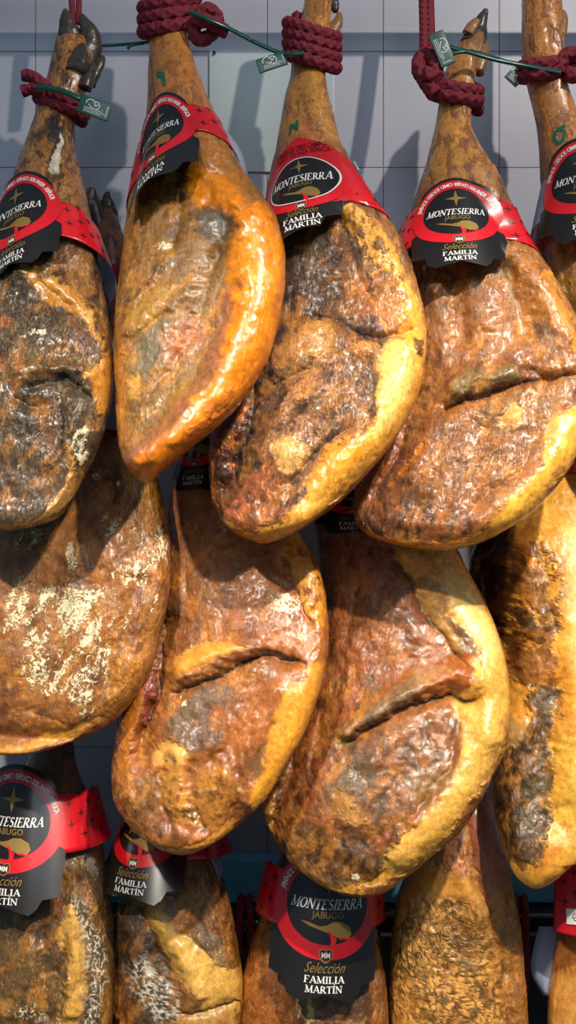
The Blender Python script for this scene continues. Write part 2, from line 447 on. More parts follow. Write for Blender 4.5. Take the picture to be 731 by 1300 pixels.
GL = {
 'M': (1.05, lambda: [bar(.12, 0, .16, 1, S_), bar(.14, 1, .5, .05, T_), bar(.5, .05, .86, 1, S_), bar(.88, 0, .84, 1, T_), serif(.12, .03), serif(.88, .03), serif(.08, .97, .2), serif(.94, .97, .2)]),
 'O': (.88, lambda: [ribbon(arc(.42, .5, .33, .46, 0, 360, 20), [S_+(T_-S_)*abs(math.cos(2*PI*i/20)) for i in range(21)])]),
 'N': (.95, lambda: [bar(.14, 0, .14, 1, S_), bar(.12, .98, .78, .03, T_), bar(.78, 0, .78, 1, S_), serif(.14, .03), serif(.1, .97, .22), serif(.78, .97)]),
 'T': (.78, lambda: [bar(.38, 0, .38, 1, T_), bar(.04, .96, .72, .96, S_), serif(.38, .03), bar(.05, .76, .05, 1, .06), bar(.71, .76, .71, 1, .06)]),
 'E': (.76, lambda: [bar(.17, 0, .17, 1, T_), bar(.04, .96, .62, .96, S_), bar(.17, .52, .5, .52, S_), bar(.04, .04, .66, .04, S_), bar(.62, .78, .62, 1, .06), bar(.66, 0, .66, .25, .06)]),
 'S': (.66, lambda: [ribbon(arc(.31, .74, .2, .22, 20, 230, 8)+arc(.31, .27, .22, .24, 60, -150, 8), [S_]*3+[.12]*5+[T_]*4+[.12]*3+[S_]*3)]),
 'I': (.42, lambda: [bar(.2, 0, .2, 1, T_), serif(.2, .03), serif(.2, .97)]),
 'R': (.84, lambda: [bar(.17, 0, .17, 1, T_), ribbon([(.08, .96)]+arc(.34, .73, .24, .23, 90, -90, 8)+[(.17, .5)], [S_]*3+[T_*.9]*5+[S_]*3), bar(.34, .5, .74, 0, T_), serif(.17, .03), serif(.76, .03, .18)]),
 'A': (.9, lambda: [bar(.12, 0, .44, 1, S_), bar(.44, 1, .78, 0, T_), bar(.22, .33, .66, .33, S_), serif(.12, .03, .28), serif(.78, .03, .3)]),
 'F': (.7, lambda: [bar(.17, 0, .17, 1, T_), bar(.04, .96, .62, .96, S_), bar(.17, .5, .5, .5, S_), serif(.17, .03), bar(.62, .76, .62, 1, .06)]),
 'L': (.72, lambda: [bar(.17, 0, .17, 1, T_), serif(.17, .97), bar(.04, .04, .64, .04, S_), bar(.64, 0, .64, .26, .06)]),
 'Í': (.42, lambda: [bar(.2, 0, .2, 1, T_), serif(.2, .03), serif(.2, .97), bar(.16, 1.1, .32, 1.28, .09)]),
}
def serif_text(txt, cx, cy, width, height, shear=0, bold=1.0):
    tot = sum(GL[c][0] for c in txt); k = width/tot; x = cx-width/2; out = []
    for c in txt:
        for v, f in GL[c][1]():
            out.append(([(x+(a+shear*b/k*height*0+0)*k+shear*b*height, cy-height/2+b*height) for a, b in v], f))
        x += GL[c][0]*k
    return merge(out)
_fc = {}
def font_text(txt, height=1.0, bold=0.0, shear=0.0):
    """built-in font as 2D outline mesh, centred on x, baseline 0"""
    key = (txt, bold, shear)
    if key not in _fc:
        cu = bpy.data.curves.new('t', 'FONT'); cu.body = txt; cu.size = 1.35; cu.offset = bold; cu.shear = shear; cu.align_x = 'CENTER'; cu.resolution_u = 2
        o = bpy.data.objects.new('t', cu); C.objects.link(o)
        dg = bpy.context.evaluated_depsgraph_get(); me = o.evaluated_get(dg).to_mesh()
        _fc[key] = ([(v.co.x, v.co.y) for v in me.vertices], [tuple(p.vertices) for p in me.polygons])
        bpy.data.objects.remove(o); bpy.data.curves.remove(cu)
    v, f = _fc[key]
    return [(a*height, b*height) for a, b in v], f
def place(g, cx, cy, kx=1, ky=1, width=None):
    v, f = g
    xs = [a for a, b in v]; x0, x1 = min(xs), max(xs)
    if width: kx = width/(x1-x0)
    m = (x0+x1)/2
    return [((a-m)*kx+cx, b*ky+cy) for a, b in v], f
def arc_text(txt, r, a0, a1, h, bold=.02):
    out = []; n = len(txt)
    for i, c in enumerate(txt):
        if c == ' ': continue
        a = math.radians(a0+(a1-a0)*(i+.5)/n); v, f = place(font_text(c, h, bold), 0, 0, .92)
        th = a-PI/2
        out.append(([(r*math.cos(a)+x*math.cos(th)-y*math.sin(th), r*math.sin(a)+x*math.sin(th)+y*math.cos(th)) for x, y in v], f))
    return merge(out)
def star(cx, cy, rx, ry=None, inn=.2):
    ry = ry or rx; v = [(cx, cy)]
    for i in range(8):
        a = i*PI/4; k = 1 if i % 2 == 0 else inn*1.3
        v.append((cx+rx*k*math.sin(a), cy+ry*k*math.cos(a)))
    return v, [(0, i+1, (i+1) % 8+1) for i in range(8)]
def fill(poly, gu=.08, gv=.12):
    bm = bmesh.new(); bm.faces.new([bm.verts.new((x, y, 0)) for x, y in poly])
    xs = [p[0] for p in poly]; ys = [p[1] for p in poly]
    u = math.ceil(min(xs)/gu)*gu
    while u < max(xs):
        bmesh.ops.bisect_plane(bm, geom=bm.verts[:]+bm.edges[:]+bm.faces[:], plane_co=(u+1e-4, 0, 0), plane_no=(1, 0, 0)); u += gu
    v = math.ceil(min(ys)/gv)*gv
    while v < max(ys):
        bmesh.ops.bisect_plane(bm, geom=bm.verts[:]+bm.edges[:]+bm.faces[:], plane_co=(0, v+1e-4, 0), plane_no=(0, 1, 0)); v += gv
    bmesh.ops.triangulate(bm, faces=bm.faces[:]); bm.verts.index_update()
    r = ([(w.co.x, w.co.y) for w in bm.verts], [tuple(w.index for w in f.verts) for f in bm.faces]); bm.free()
    return r
def ring(r0, r1, n=64, k=4, sx=1, sy=1, cy=0):
    vs = []; fs = []
    for i in range(n):
        a = 2*PI*i/n
        for j in range(k+1):
            r = r0+(r1-r0)*j/k; vs.append((r*math.cos(a)*sx, cy+r*math.sin(a)*sy))
    for i in range(n):
        for j in range(k):
            a = i*(k+1)+j; b = ((i+1) % n)*(k+1)+j; fs.append((a, a+1, b+1, b))
    return vs, fs
HAM_EMB = [(-.46, -.28), (-.30, -.30), (-.12, -.36), (0, -.33), (.1, -.27), (.24, -.27), (.38, -.36), (.42, -.5), (.34, -.58), (.2, -.56), (.02, -.47), (-.12, -.42), (-.3, -.36)]
FOOT = [(-.02, -.42), (.05, -.5), (.07, -.62), (.05, -.78), (.14, -.78), (.15, -.6), (.22, -.55), (.4, -.54), (.36, -.6), (.2, -.58), (.1, -.52), (.06, -.44)]
SH_BOT = [(-.93, -.3), (-.84, -.5), (-.98, -.62), (-.96, -.9), (-.92, -1.12), (-.9, -1.36), (-.62, -1.42), (-.55, -1.66), (-.42, -1.76), (-.1, -1.68), (0, -1.62), (.1, -1.66), (.42, -1.8), (.52, -1.7), (.6, -1.52), (.86, -1.5), (.9, -1.1), (.96, -.9), (.98, -.62), (.84, -.5), (.93, -.3)]
def hat(n=20, r=1.12):
    out = []
    for i in range(n+1):
        a = PI*i/n; k = .97+(r-.97)*min(1, max(0, 1.25-abs(a-PI/2))/.35)
        out.append((k*math.cos(a), k*math.sin(a)))
    return out
def smoothpoly(p, keep=()):
    return p
def paper_band(h, cx, cy, Rx, Ry, Lr, tilt=0, phi=0, slope=.35, dr=.9, bend=0, axc=None, axs=0, kind=1, wings=(2.6, 2.6), wtop=.62, wbot=-.62, droop=.2, off=.0025, sticker=None, flare=0, dY=0, lo=.9):
    """h: the Ham it sits on. cx,cy: axis point at the emblem's centre; Rx,Ry: emblem radius; Lr: sleeve radius (traced px); phi: turn of the
    emblem round the leg; tilt: lean of the leg; slope: how the sleeve widens towards the meat"""
    root = h.root; ct, st = math.cos(tilt), math.sin(tilt)
    def W(u, v, layer, stand=0):
        a = phi+u*Rx/Lr; L = max(Lr-slope*v*Ry, Lr*.35)
        xo = L*math.sin(a); yo = -v*Ry+bend*L*(1-math.cos(a))
        x = cx+xo*ct-yo*st; y = cy+xo*st+yo*ct
        ax = cx-yo*st*0+(-yo*st); ay = y
        axx = cx-(-v*Ry+0)*st
        Yc = h.Yc(y)+dY
        m = Yc/FP; Yf = Yc-Lr*m*dr*.9
        p = at(x, y, Yc); q = at(axx, y, Yc); p.z = q.z = CZ-(y-650)*Yf/FP
        d = Vector((p.x-q.x, -math.cos(a)*L*m*dr, 0)); r = d.length; d.normalize()
        o = Vector((q.x, Yc, p.z))+d*.4
        hit = h.bvh.ray_cast(o, -d, .4)
        if hit[0]: r = max(r, .4-hit[3]+off)
        extra = flare*max(0, (abs(u)-.9))*.01
        P = Vector((q.x, Yc, p.z))+d*(r+layer*.00045+extra)
        return P
    cache = {}
    def sm(u, v, layer):
        # smooth the sleeve: average the hit radius over a small neighbourhood
        P = Vector((0, 0, 0))
        for du, dv in ((0, 0), (.07, 0), (-.07, 0), (0, .09), (0, -.09)):
            P += W(u+du, v+dv, layer)
        return P/5
    def put(g, name, m, layer, parent):
        v, f = g
        o = mesh_obj(name, [sm(a, b, layer) for a, b in v], f, m, parent)
        # all faces outwards
        me = o.data; bm = bmesh.new(); bm.from_mesh(me)
        flip = [fc for fc in bm.faces if fc.normal.y > 0 and abs(fc.normal.y) > .2]
        if len(flip) > len(bm.faces)/2: bmesh.ops.reverse_faces(bm, faces=bm.faces[:])
        bm.to_mesh(me); bm.free()
        return o
    wl, wr = wings
    def wing_poly():
        R = []
        for i in range(13):
            u = i/12*wr; R.append((u, wtop-droop*(u/1.0)**1.3*.5))
        for i in range(12, -1, -1):
            u = i/12*wr; R.append((u, wbot-droop*(u/1.0)**1.3*.5))
        Lf = []
        for i in range(1, 13):
            u = i/12*wl; Lf.append((-u, wbot-droop*(u/1.0)**1.3*.5))
        for i in range(12, 0, -1):
            u = i/12*wl; Lf.append((-u, wtop-droop*(u/1.0)**1.3*.5))
        return R+Lf
    base = put(fill(wing_poly()), 'paper_band', M['red'], 0, root)
    so = base.modifiers.new('thick', 'SOLIDIFY'); so.thickness = .0005; so.offset = -1
    base.data.materials.append(M['back']); so.material_offset = 1; so.material_offset_rim = 0
    stars = []
    rr = random.Random(3)
    for sgn, wend in ((1, wr), (-1, wl)):
        u = 1.14; r_ = 0
        while u < wend-.05:
            for k in range(3):
                v = wtop-.2-k*.42+(.2 if r_ % 2 else 0)-droop*u**1.3*.5
                if v > wbot-droop*u**1.3*.5+.12: stars.append(star(sgn*u, v, .1, .11))
            u += .24; r_ += 1
    if stars: put(merge(stars), 'star_pattern', M['darkred'], 1, base)
    FAM = [serif_text('FAMILIA', 0, -1.36, .6, .125), serif_text('MARTÍN', 0, -1.53, .54, .125)] if kind == 1 else [serif_text('FAMILIA', 0, -1.2, .72, .15), serif_text('MARTÍN', 0, -1.39, .64, .15)]
    if kind == 1:
        put(fill(hat()+SH_BOT), 'shield', M['black'], 2, base)
        put(ring(.75, 1.02), 'ring', M['red'], 3, base)
        big = serif_text('MONTESIERRA', -.02, -.02, 1.28, .19, shear=.22)
        put(merge([big, arc_text('JAMÓN DE CEBO DE CAMPO IBÉRICO 50% RAZA IBÉRICA', .83, 172, 8, .115)]+FAM), 'lettering', M['white'], 4.5, base)
        put(merge([star(0, .42, .26, .27), place(font_text('JABUGO', .13, .012), 0, -.27, width=.54), fill([(a, b-.06) for a, b in HAM_EMB], .2, .2)]), 'gold_emblem', M['gold'], 4, base)
        put(fill([(a, b-.06) for a, b in FOOT], .2, .2), 'red_stand', M['red'], 4.2, base)
        cy0 = -.93
    else:
        topb = [(-1.25, -.75), (-1.3, -.1), (-1.2, .5), (-.95, .95), (-.6, 1.12), (-.2, 1.3), (0.05, 1.33), (.45, 1.15), (.8, .95), (1.15, .5), (1.3, -.1), (1.25, -.75)]
        put(fill(topb), 'red_front', M['red'], 1.5, base)
        sb = [(-1.05, -.62), (-.95, -1.2), (-.88, -1.5), (-.66, -1.46), (-.56, -1.72), (-.42, -1.66), (0, -1.5), (.3, -1.52), (.42, -1.24), (.75, -1.15), (.8, -.85), (1.1, -.6), (1.6, -.62), (1.2, -.42), (-.8, -.42)]
        put(fill(sb), 'shield', M['black'], 1.3, base)
        E = lambda r: [(r*math.cos(2*PI*i/40), .8*r*math.sin(2*PI*i/40)) for i in range(40)]
        put(ring(.84, 1.06, sy=.86, k=3), 'ring', M['red'], 3, base)
        put(merge([ring(.83, .86, sy=.8, k=1)]), 'oval_outline', M['white'], 4.2, base)
        put(fill(E(.84)), 'oval', M['black'], 3.4, base)
        put(merge([place(font_text('JAMÓN DE CEBO CAMPO', .16, .01), 0, .92, width=1.5), place(font_text('IBÉRICO 50% RAZA IBÉRICA', .14, .01), 0, .76, width=1.6)]), 'dark_lettering', M['darkred'], 4, base)
        put(merge([serif_text('MONTESIERRA', -.02, .04, 1.5, .21, shear=.22)]+FAM), 'lettering', M['white'], 4.5, base)
        put(merge([star(0, .42, .26, .22), place(font_text('JABUGO', .13, .012), 0, -.2, width=.56), fill(HAM_EMB, .2, .2)]), 'gold_emblem', M['gold'], 4, base)
        put(fill(FOOT, .2, .2), 'red_stand', M['red'], 4.2, base)
        cy0 = -.82
    cr = [(-.11, .1), (-.06, .13), (0, .1), (.06, .13), (.11, .1), (.11, -.03), (.06, -.1), (0, -.14), (-.06, -.1), (-.11, -.03)]
    put(fill([(a, b+cy0) for a, b in cr], .3, .3), 'crest', M['gold'], 4.2, base)
    put(fill([(a*.8, b*.8+cy0) for a, b in cr], .3, .3), 'crest_field', M['darkred'], 4.6, base)
    put(merge([place(font_text('M', .11, .01), -.036, cy0-.045, .62), place(font_text('M', .11, .01), .036, cy0-.045, .62)]), 'crest_letters', M['white'], 5, base)
    # 'Selección' in a slanting script
    put(place(font_text('Selección', .2, 0, .5), 0, -1.24 if kind == 1 else -1.08, width=.62), 'script_lettering', M['gold'], 4.4, base)
    if sticker:
        u, v, w_, h_ = sticker
        put(fill([(u-w_, v-h_), (u+w_, v-h_+.05), (u+w_, v+h_+.05), (u-w_, v+h_)]), 'sticker', M['white'], 6, base)
        put(merge([([(u+a*.8, v+.02+b*.8) for a, b in ring(.1, .115, k=1, n=24)[0]], ring(.1, .115, k=1, n=24)[1]), bar(u-.08, v, u+.08, v, .015), bar(u-.06, v-.05, u+.06, v-.05, .012), bar(u-.05, v+.05, u+.05, v+.05, .012)]), 'sticker_print', M['rail'], 7, base)
    h.base = base
    return base
def flap(h, outer, inner, d0, d1, name='loose_paper_back'):
    n = 14; A_ = spline([Vector((x, y, 0)) for x, y in outer], 1e9); I_ = spline([Vector((x, y, 0)) for x, y in inner], 1e9)
    vs = []; fs = []
    def smp(L, t):
        k = t*(len(L)-1); i = min(int(k), len(L)-2); return L[i].lerp(L[i+1], k-i)
    for i in range(n+1):
        a = smp(A_, i/n); b = smp(I_, i/n)
        for j in range(5):
            p = a.lerp(b, j/4); yy = h.Yc(p.y)-(d0+(d1-d0)*(j/4)); vs.append(at(p.x, p.y, yy))
    for i in range(n):
        for j in range(4): q = i*5+j; fs.append((q, q+1, q+6, q+5))
    o = mesh_obj(name, vs, fs, M['back'], h.base); m = o.modifiers.new('thick', 'SOLIDIFY'); m.thickness = .0006
    return o
# ------------------------------------------------------------------ ropes, straps
def wrap(cx, cy, rx, Yc, turns, pitch, tilt=0, r=7, ph=0, dr=1.0, n=14):
    """helix of rope round a leg: centre px, ellipse radius px, pitch px per turn"""
    pts = []
    N = int(turns*n)
    for i in range(N+1):
        a = ph+2*PI*i/n; x = rx*math.cos(a); yd = -math.sin(a)*rx*dr*Yc/FP
        y = cy+pitch*i/n+x*math.tan(tilt)
        pts.append(at(cx+x, y, Yc+yd))
    return pts
def rope(name, paths, rs, label, group='maroon ropes tied round the ham legs', m=None, Y=1.36, names=('coil',)):
    r_ = empty(name, paths[0][0])
    for i, (p, r) in enumerate(zip(paths, rs)):
        v, f = rope_geo(p, r*Y/FP); mesh_obj(names[min(i, len(names)-1)], v, f, m or M['rope'], r_)
    return tag(r_, label, 'rope', group)
def flat_strap(pts, w, th=.0012, m=None):
    q = spline(pts, .004); vs = []; fs = []
    n = len(q)
    for i in range(n):
        t = (q[min(i+1, n-1)]-q[max(i-1, 0)]).normalized()
        side = t.cross(Vector((0, 1, 0)))
        if side.length < .05: side = Vector((0, 0, 1))
        side.normalize(); nn = t.cross(side).normalized()
        for a, b in ((-1, -1), (1, -1), (1, 1), (-1, 1)): vs.append(q[i]+side*a*w/2+nn*b*th)
    for i in range(n-1):
        for j in range(4): fs.append((i*4+j, i*4+(j+1) % 4, (i+1)*4+(j+1) % 4, (i+1)*4+j))
    fs.append((3, 2, 1, 0)); fs.append(tuple((n-1)*4+j for j in range(4)))
    return vs, fs
def tagplate(cx, cy, Y, w, h, rot, yaw=0, parent=None, writing=True, dy=0):
    """green plastic seal plate; w,h in px; rot radians clockwise on the wall plane"""
    k = Y/FP; c = at(cx, cy, Y)
    Mx = Matrix.Translation(c) @ Matrix.Rotation(yaw, 4, 'Z') @ Matrix.Rotation(rot, 4, 'Y')
    def T(g, d): return [Mx @ Vector((a*k, -d, b*k)) for a, b in g[0]], g[1]
    v, f = box(-w*k/2, w*k/2, -.0012, .0012, -h*k/2, h*k/2, .0011)
    o = mesh_obj('seal_plate', [Mx @ x for x in v], f, M['green'], parent)
    if writing:
        parts = [ribbon(arc(-w*.14, h*.16, 6, 5, 200, -60, 12), 1.1), ribbon(arc(-w*.14+7, h*.16-1, 5, 5, 150, -150, 12), 1.1), ribbon([(-w*.2, h*.1), (-w*.1, -h*.05), (w*.05, h*.12), (w*.12, h*.26)], 1.1)]
        for j, (x0, x1) in enumerate(((-.3, .3), (-.3, .34), (-.3, .2))):
            y = -h*.12-j*h*.1; x = x0*w
            while x < x1*w: parts.append(ribbon([(x, y), (x+w*.035, y)], h*.05)); x += w*.055
        y = -h*.3
        while y < h*.3: parts.append(ribbon([(w*.4, y), (w*.4, y+h*.06)], h*.08)); y += h*.1
        v, f = T(merge(parts), .0016)
        mesh_obj('seal_print', v, f, M['white'], o, False)
    return o
# ------------------------------------------------------------------ colours of fat, meat, mould
Y1 = (228, 165, 66); Y2 = (240, 198, 110); OR = (212, 124, 16); BR = (146, 86, 42); DB = (78, 44, 24); BK = (38, 24, 18); GY = (104, 88, 68)
RB = (134, 64, 32); TN = (184, 126, 66); MV = (128, 88, 62); OL = (132, 98, 44); WH = (226, 214, 176); GM = (84, 90, 76)
G1 = 'cured hams hanging in rows against the tiled wall'
def label(h, text): tag(h.root, text, 'ham', G1)

# ================= top row
A = Ham('a', [(52, 72, 112, .9), (75, 66, 116, .9), (100, 60, 113, .9), (125, 50, 103, .9), (150, 44, 94, .9), (185, 32, 94), (220, 20, 101), (262, 4, 111), (300, -16, 119), (340, -30, 125), (380, -45, 132), (420, -60, 139), (460, -75, 144),
    (500, -82, 142), (540, -86, 134), (575, -88, 121), (605, -85, 105), (630, -74, 92), (648, -58, 80), (662, -38, 62), (669, -18, 40), (672, 0, 26), (673.5, 8, 14)], 1.37, 1.17, .12, (88, 70, 52), (62, 48, 38), seed=1, crack=.55,
  paint=[
   ('P', [(-40, -40), (160, -40), (140, 300), (60, 320), (-40, 300)], (176, 120, 62), 14, 8),
   ('B', [(0, 40), (140, 40), (130, 330), (0, 330)], (60, 40, 28), 16, .02, .8),
   ('P', [(62, 140), (80, 140), (82, 170), (74, 225), (60, 215), (66, 170)], (48, 36, 30), 4, 6),
   ('P', [(74, 165), (79, 170), (76, 195), (76, 224), (61, 222), (66, 205), (71, 185)], (232, 222, 205), 1, 2),
   ('P', [(52, 312), (90, 308), (122, 330), (135, 380), (110, 375), (80, 350), (55, 345)], (92, 52, 26), 6, 8),
   ('P', [(80, 318), (112, 320), (118, 350), (85, 352)], (170, 110, 40), 6, 8, .8),
   ('P', [(22, 336), (38, 336), (60, 352), (100, 362), (128, 388), (140, 420), (146, 470), (140, 530), (132, 490), (130, 450), (112, 415), (95, 395), (60, 383), (46, 370), (30, 352)], (214, 150, 56), 4, 7),
   ('L', [(80, 358), (105, 366), (125, 395), (135, 430), (140, 470)], 5, (80, 44, 22), 3, 5, .9),
   ('L', [(110, 375), (126, 410), (134, 450)], 4, (80, 44, 22), 3, 5, .8),
   ('P', [(75, 395), (105, 405), (128, 440), (128, 470), (105, 465), (90, 430)], (122, 84, 72), 6, 10, .8),
   ('P', [(15, 440), (60, 435), (105, 450), (140, 470), (135, 500), (95, 470), (60, 480), (20, 480)], (140, 98, 58), 6, 10, .9),
   ('B', [(15, 440), (60, 435), (105, 450), (135, 495), (60, 480), (20, 480)], (96, 84, 52), 14, 0, .8),
   ('P', [(92, 478), (125, 465), (146, 450), (140, 520), (130, 530), (122, 500)], (208, 142, 52), 4, 6),
   ('P', [(0, 450), (8, 450), (14, 480), (8, 485), (-4, 470)], (190, 120, 74), 4, 5, .8), ('P', [(2, 400), (14, 400), (16, 412), (4, 414)], (190, 110, 60), 3, 4, .9),
   ('P', [(18, 448), (28, 448), (32, 475), (24, 478)], (196, 128, 80), 4, 5, .8),
   ('P', [(35, 500), (68, 505), (80, 560), (78, 590), (60, 585), (42, 550)], (122, 80, 58), 6, 8, .9),
   ('P', [(0, 560), (50, 580), (85, 595), (60, 640), (0, 660), (-40, 620)], (98, 76, 66), 10, 12, .9),
   ('P', [(82, 558), (92, 565), (100, 590), (98, 620), (84, 640), (60, 655), (56, 645), (80, 620), (88, 600), (80, 580)], (204, 152, 86), 3, 5, .9),
   ('L', [(-10, 671), (30, 668), (60, 655), (88, 632), (104, 600)], 9, (206, 160, 92), 3, 4, .95),
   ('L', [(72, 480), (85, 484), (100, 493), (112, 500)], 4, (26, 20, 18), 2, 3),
   ('L', [(72, 520), (80, 545), (84, 575)], 5, (38, 30, 26), 3, 4, .9), ('L', [(0, 470), (14, 498), (30, 510)], 4, (34, 28, 24), 3, 4, .9),
   ('L', [(45, 545), (62, 578), (82, 592)], 4, (44, 30, 24), 3, 4, .9),
   ('F', [(95, 545), (120, 535), (118, 565), (108, 600), (98, 590)], .95, 4), ('F', [(25, 415), (60, 418), (95, 430), (92, 442), (60, 426), (26, 428)], .75, 4),
   ('F', [(0, 365), (25, 370), (20, 392), (-4, 395)], .55, 6), ('F', [(68, 500), (78, 500), (76, 515), (68, 515)], .95, 2), ('F', [(112, 450), (126, 450), (126, 462), (112, 462)], .7, 3),
   ('F', [(50, 330), (76, 330), (74, 352), (50, 350)], .6, 4), ('F', [(-5, 545), (8, 545), (8, 560), (-5, 558)], .7, 3), ('F', [(60, 478), (118, 486), (116, 500), (62, 484)], .45, 4),
   ('G', [(-20, 340), (20, 340), (100, 400), (125, 480), (110, 560), (80, 600), (-40, 600)], .75, 12)],
  height=[('R', [(30, 345), (90, 370), (128, 410), (140, 470)], 16, 7), ('V', [(0, 455), (14, 500), (40, 520)], 6, -6), ('V', [(40, 488), (75, 482), (112, 502)], 5, -9), ('R', [(25, 470), (70, 470), (115, 482)], 12, 6),
   ('R', [(50, 520), (62, 560)], 14, -5), ('V', [(72, 510), (84, 590)], 5, -6), ('R', [(90, 510), (100, 560)], 10, 4), ('V', [(90, 565), (98, 610), (62, 650)], 5, 4), ('R', [(0, 600), (60, 610)], 30, -4),
   ('R', [(60, 410), (110, 440)], 22, 5), ('V', [(48, 355), (100, 400), (128, 455)], 5, -4)])
label(A, 'dark grey mouldy cured ham with white streak on shank, leftmost in the top row')

B = Ham('b', [(-60, 188, 234), (0, 188, 240), (50, 190, 239), (80, 189, 246), (110, 188, 257), (140, 186, 268), (180, 179, 287), (220, 170, 306), (250, 164, 326), (280, 160, 345), (310, 157, 357), (335, 153, 362), (370, 149, 362), (400, 147, 357),
    (430, 146, 350), (460, 146, 340), (490, 147, 323), (520, 148, 300), (545, 150, 273), (570, 153, 242), (590, 160, 218), (602, 168, 203), (609, 176, 195), (612, 182, 189), (613, 184.5, 186.5)], 1.36, 1.135, .3, (146, 100, 44), (112, 76, 38), seed=2, crack=.12, ratio=.48, rough=.8,
  paint=[
   ('P', [(150, -80), (280, -80), (275, 160), (250, 170), (160, 230), (150, 100)], (188, 122, 58), 10, 8),
   ('B', [(150, -80), (280, -80), (275, 160), (160, 230)], (150, 86, 48), 22, .1, .6),
   ('P', [(234, 170), (262, 165), (290, 190), (320, 250), (300, 262), (270, 240), (240, 225)], (176, 108, 40), 6, 8),
   ('P', [(240, 216), (266, 213), (290, 230), (312, 262), (300, 272), (270, 262), (252, 266), (240, 245)], (224, 134, 14), 4, 4),
   ('P', [(258, 255), (300, 268), (318, 262), (345, 270), (375, 330), (370, 400), (355, 450), (320, 500), (270, 548), (215, 590), (185, 625), (165, 605), (166, 585), (190, 565), (228, 535), (255, 505), (272, 470), (280, 430), (284, 380), (290, 330), (300, 300), (290, 285), (265, 275)], (216, 126, 14), 5, 4),
   ('P', [(294, 300), (305, 290), (350, 300), (356, 340), (345, 380), (310, 390), (290, 370)], (224, 142, 26), 12, 6, .8),
   ('L', [(284, 372), (279, 430), (268, 470), (245, 505), (205, 545), (172, 580)], 22, (142, 90, 70), 8, 7, .85),
   ('L', [(300, 500), (270, 530), (235, 560)], 10, (176, 92, 30), 5, 8, .75), ('L', [(215, 560), (190, 590), (178, 600)], 8, (176, 100, 30), 4, 6, .7),
   ('P', [(300, 360), (308, 356), (312, 366), (304, 374)], (150, 76, 22), 4, 4, .8),
   ('P', [(256, 264), (275, 262), (298, 275), (305, 292), (285, 310), (255, 306), (246, 290)], (86, 72, 60), 6, 8),
   ('P', [(218, 305), (260, 305), (290, 320), (280, 360), (255, 400), (235, 400), (225, 350)], (134, 98, 56), 8, 8, .7),
   ('P', [(160, 405), (185, 380), (215, 360), (222, 380), (200, 410), (182, 424), (160, 424)], (176, 134, 66), 6, 6, .9),
   ('L', [(158, 386), (180, 365), (212, 322)], 7, (110, 86, 66), 3, 3, .9),
   ('P', [(166, 430), (200, 410), (228, 405), (225, 440), (205, 470), (168, 476)], (102, 96, 84), 8, 10, .85),
   ('P', [(202, 425), (215, 420), (232, 400), (262, 410), (252, 440), (225, 460), (205, 462)], (168, 94, 50), 8, 10, .75),
   ('P', [(165, 480), (215, 465), (245, 460), (240, 500), (200, 540), (168, 560)], (136, 100, 42), 8, 8, .8),
   ('P', [(160, 470), (180, 480), (184, 505), (166, 505)], (214, 164, 82), 6, 8, .6),
   ('B', [(165, 495), (215, 490), (205, 540), (165, 550)], (106, 66, 26), 10, 0, .8),
   ('P', [(150, 400), (156, 400), (163, 470), (158, 590), (146, 560)], (178, 110, 40), 3, 5, .7),
   ('F', [(190, 312), (212, 303), (222, 306), (218, 316), (195, 318)], .95, 2),
   ('P', [(214, 190), (230, 170), (232, 190), (228, 250), (222, 300), (214, 300)], (96, 64, 28), 5, 6, .7),
   ('S', [(230, 160), (370, 260), (375, 420), (170, 620), (160, 590), (270, 450), (290, 300)], 1, 10)],
  height=[('R', [(320, 290), (330, 350), (318, 430), (285, 490), (230, 545), (185, 590)], 34, 16), ('R', [(270, 330), (262, 420), (230, 490), (185, 550)], 22, -7),
   ('V', [(232, 190), (226, 240), (222, 300)], 8, -8), ('R', [(256, 180), (285, 230), (310, 270)], 22, 6), ('R', [(285, 290), (272, 330)], 14, -6),
   ('T', [(158, 392), (180, 372), (215, 322)], 12, -4), ('V', [(160, 388), (180, 368), (214, 322)], 5, 5), ('R', [(170, 415), (205, 385)], 16, 7), ('V', [(158, 428), (172, 426), (215, 395)], 4, -4),
   ('V', [(260, 380), (235, 440), (190, 500)], 7, -4), ('R', [(180, 520), (200, 500)], 18, 5), ('V', [(262, 262), (300, 274), (312, 268)], 5, -3), ('R', [(242, 214), (300, 262)], 9, 3), ('V', [(304, 364), (306, 368)], 6, -4),
   ('V', [(250, 320), (240, 360), (222, 390)], 5, 3), ('V', [(272, 318), (262, 360), (245, 400)], 5, -3)])
label(B, 'glossy orange-yellow ham with broad fat rim and grey-brown face, second in the top row')

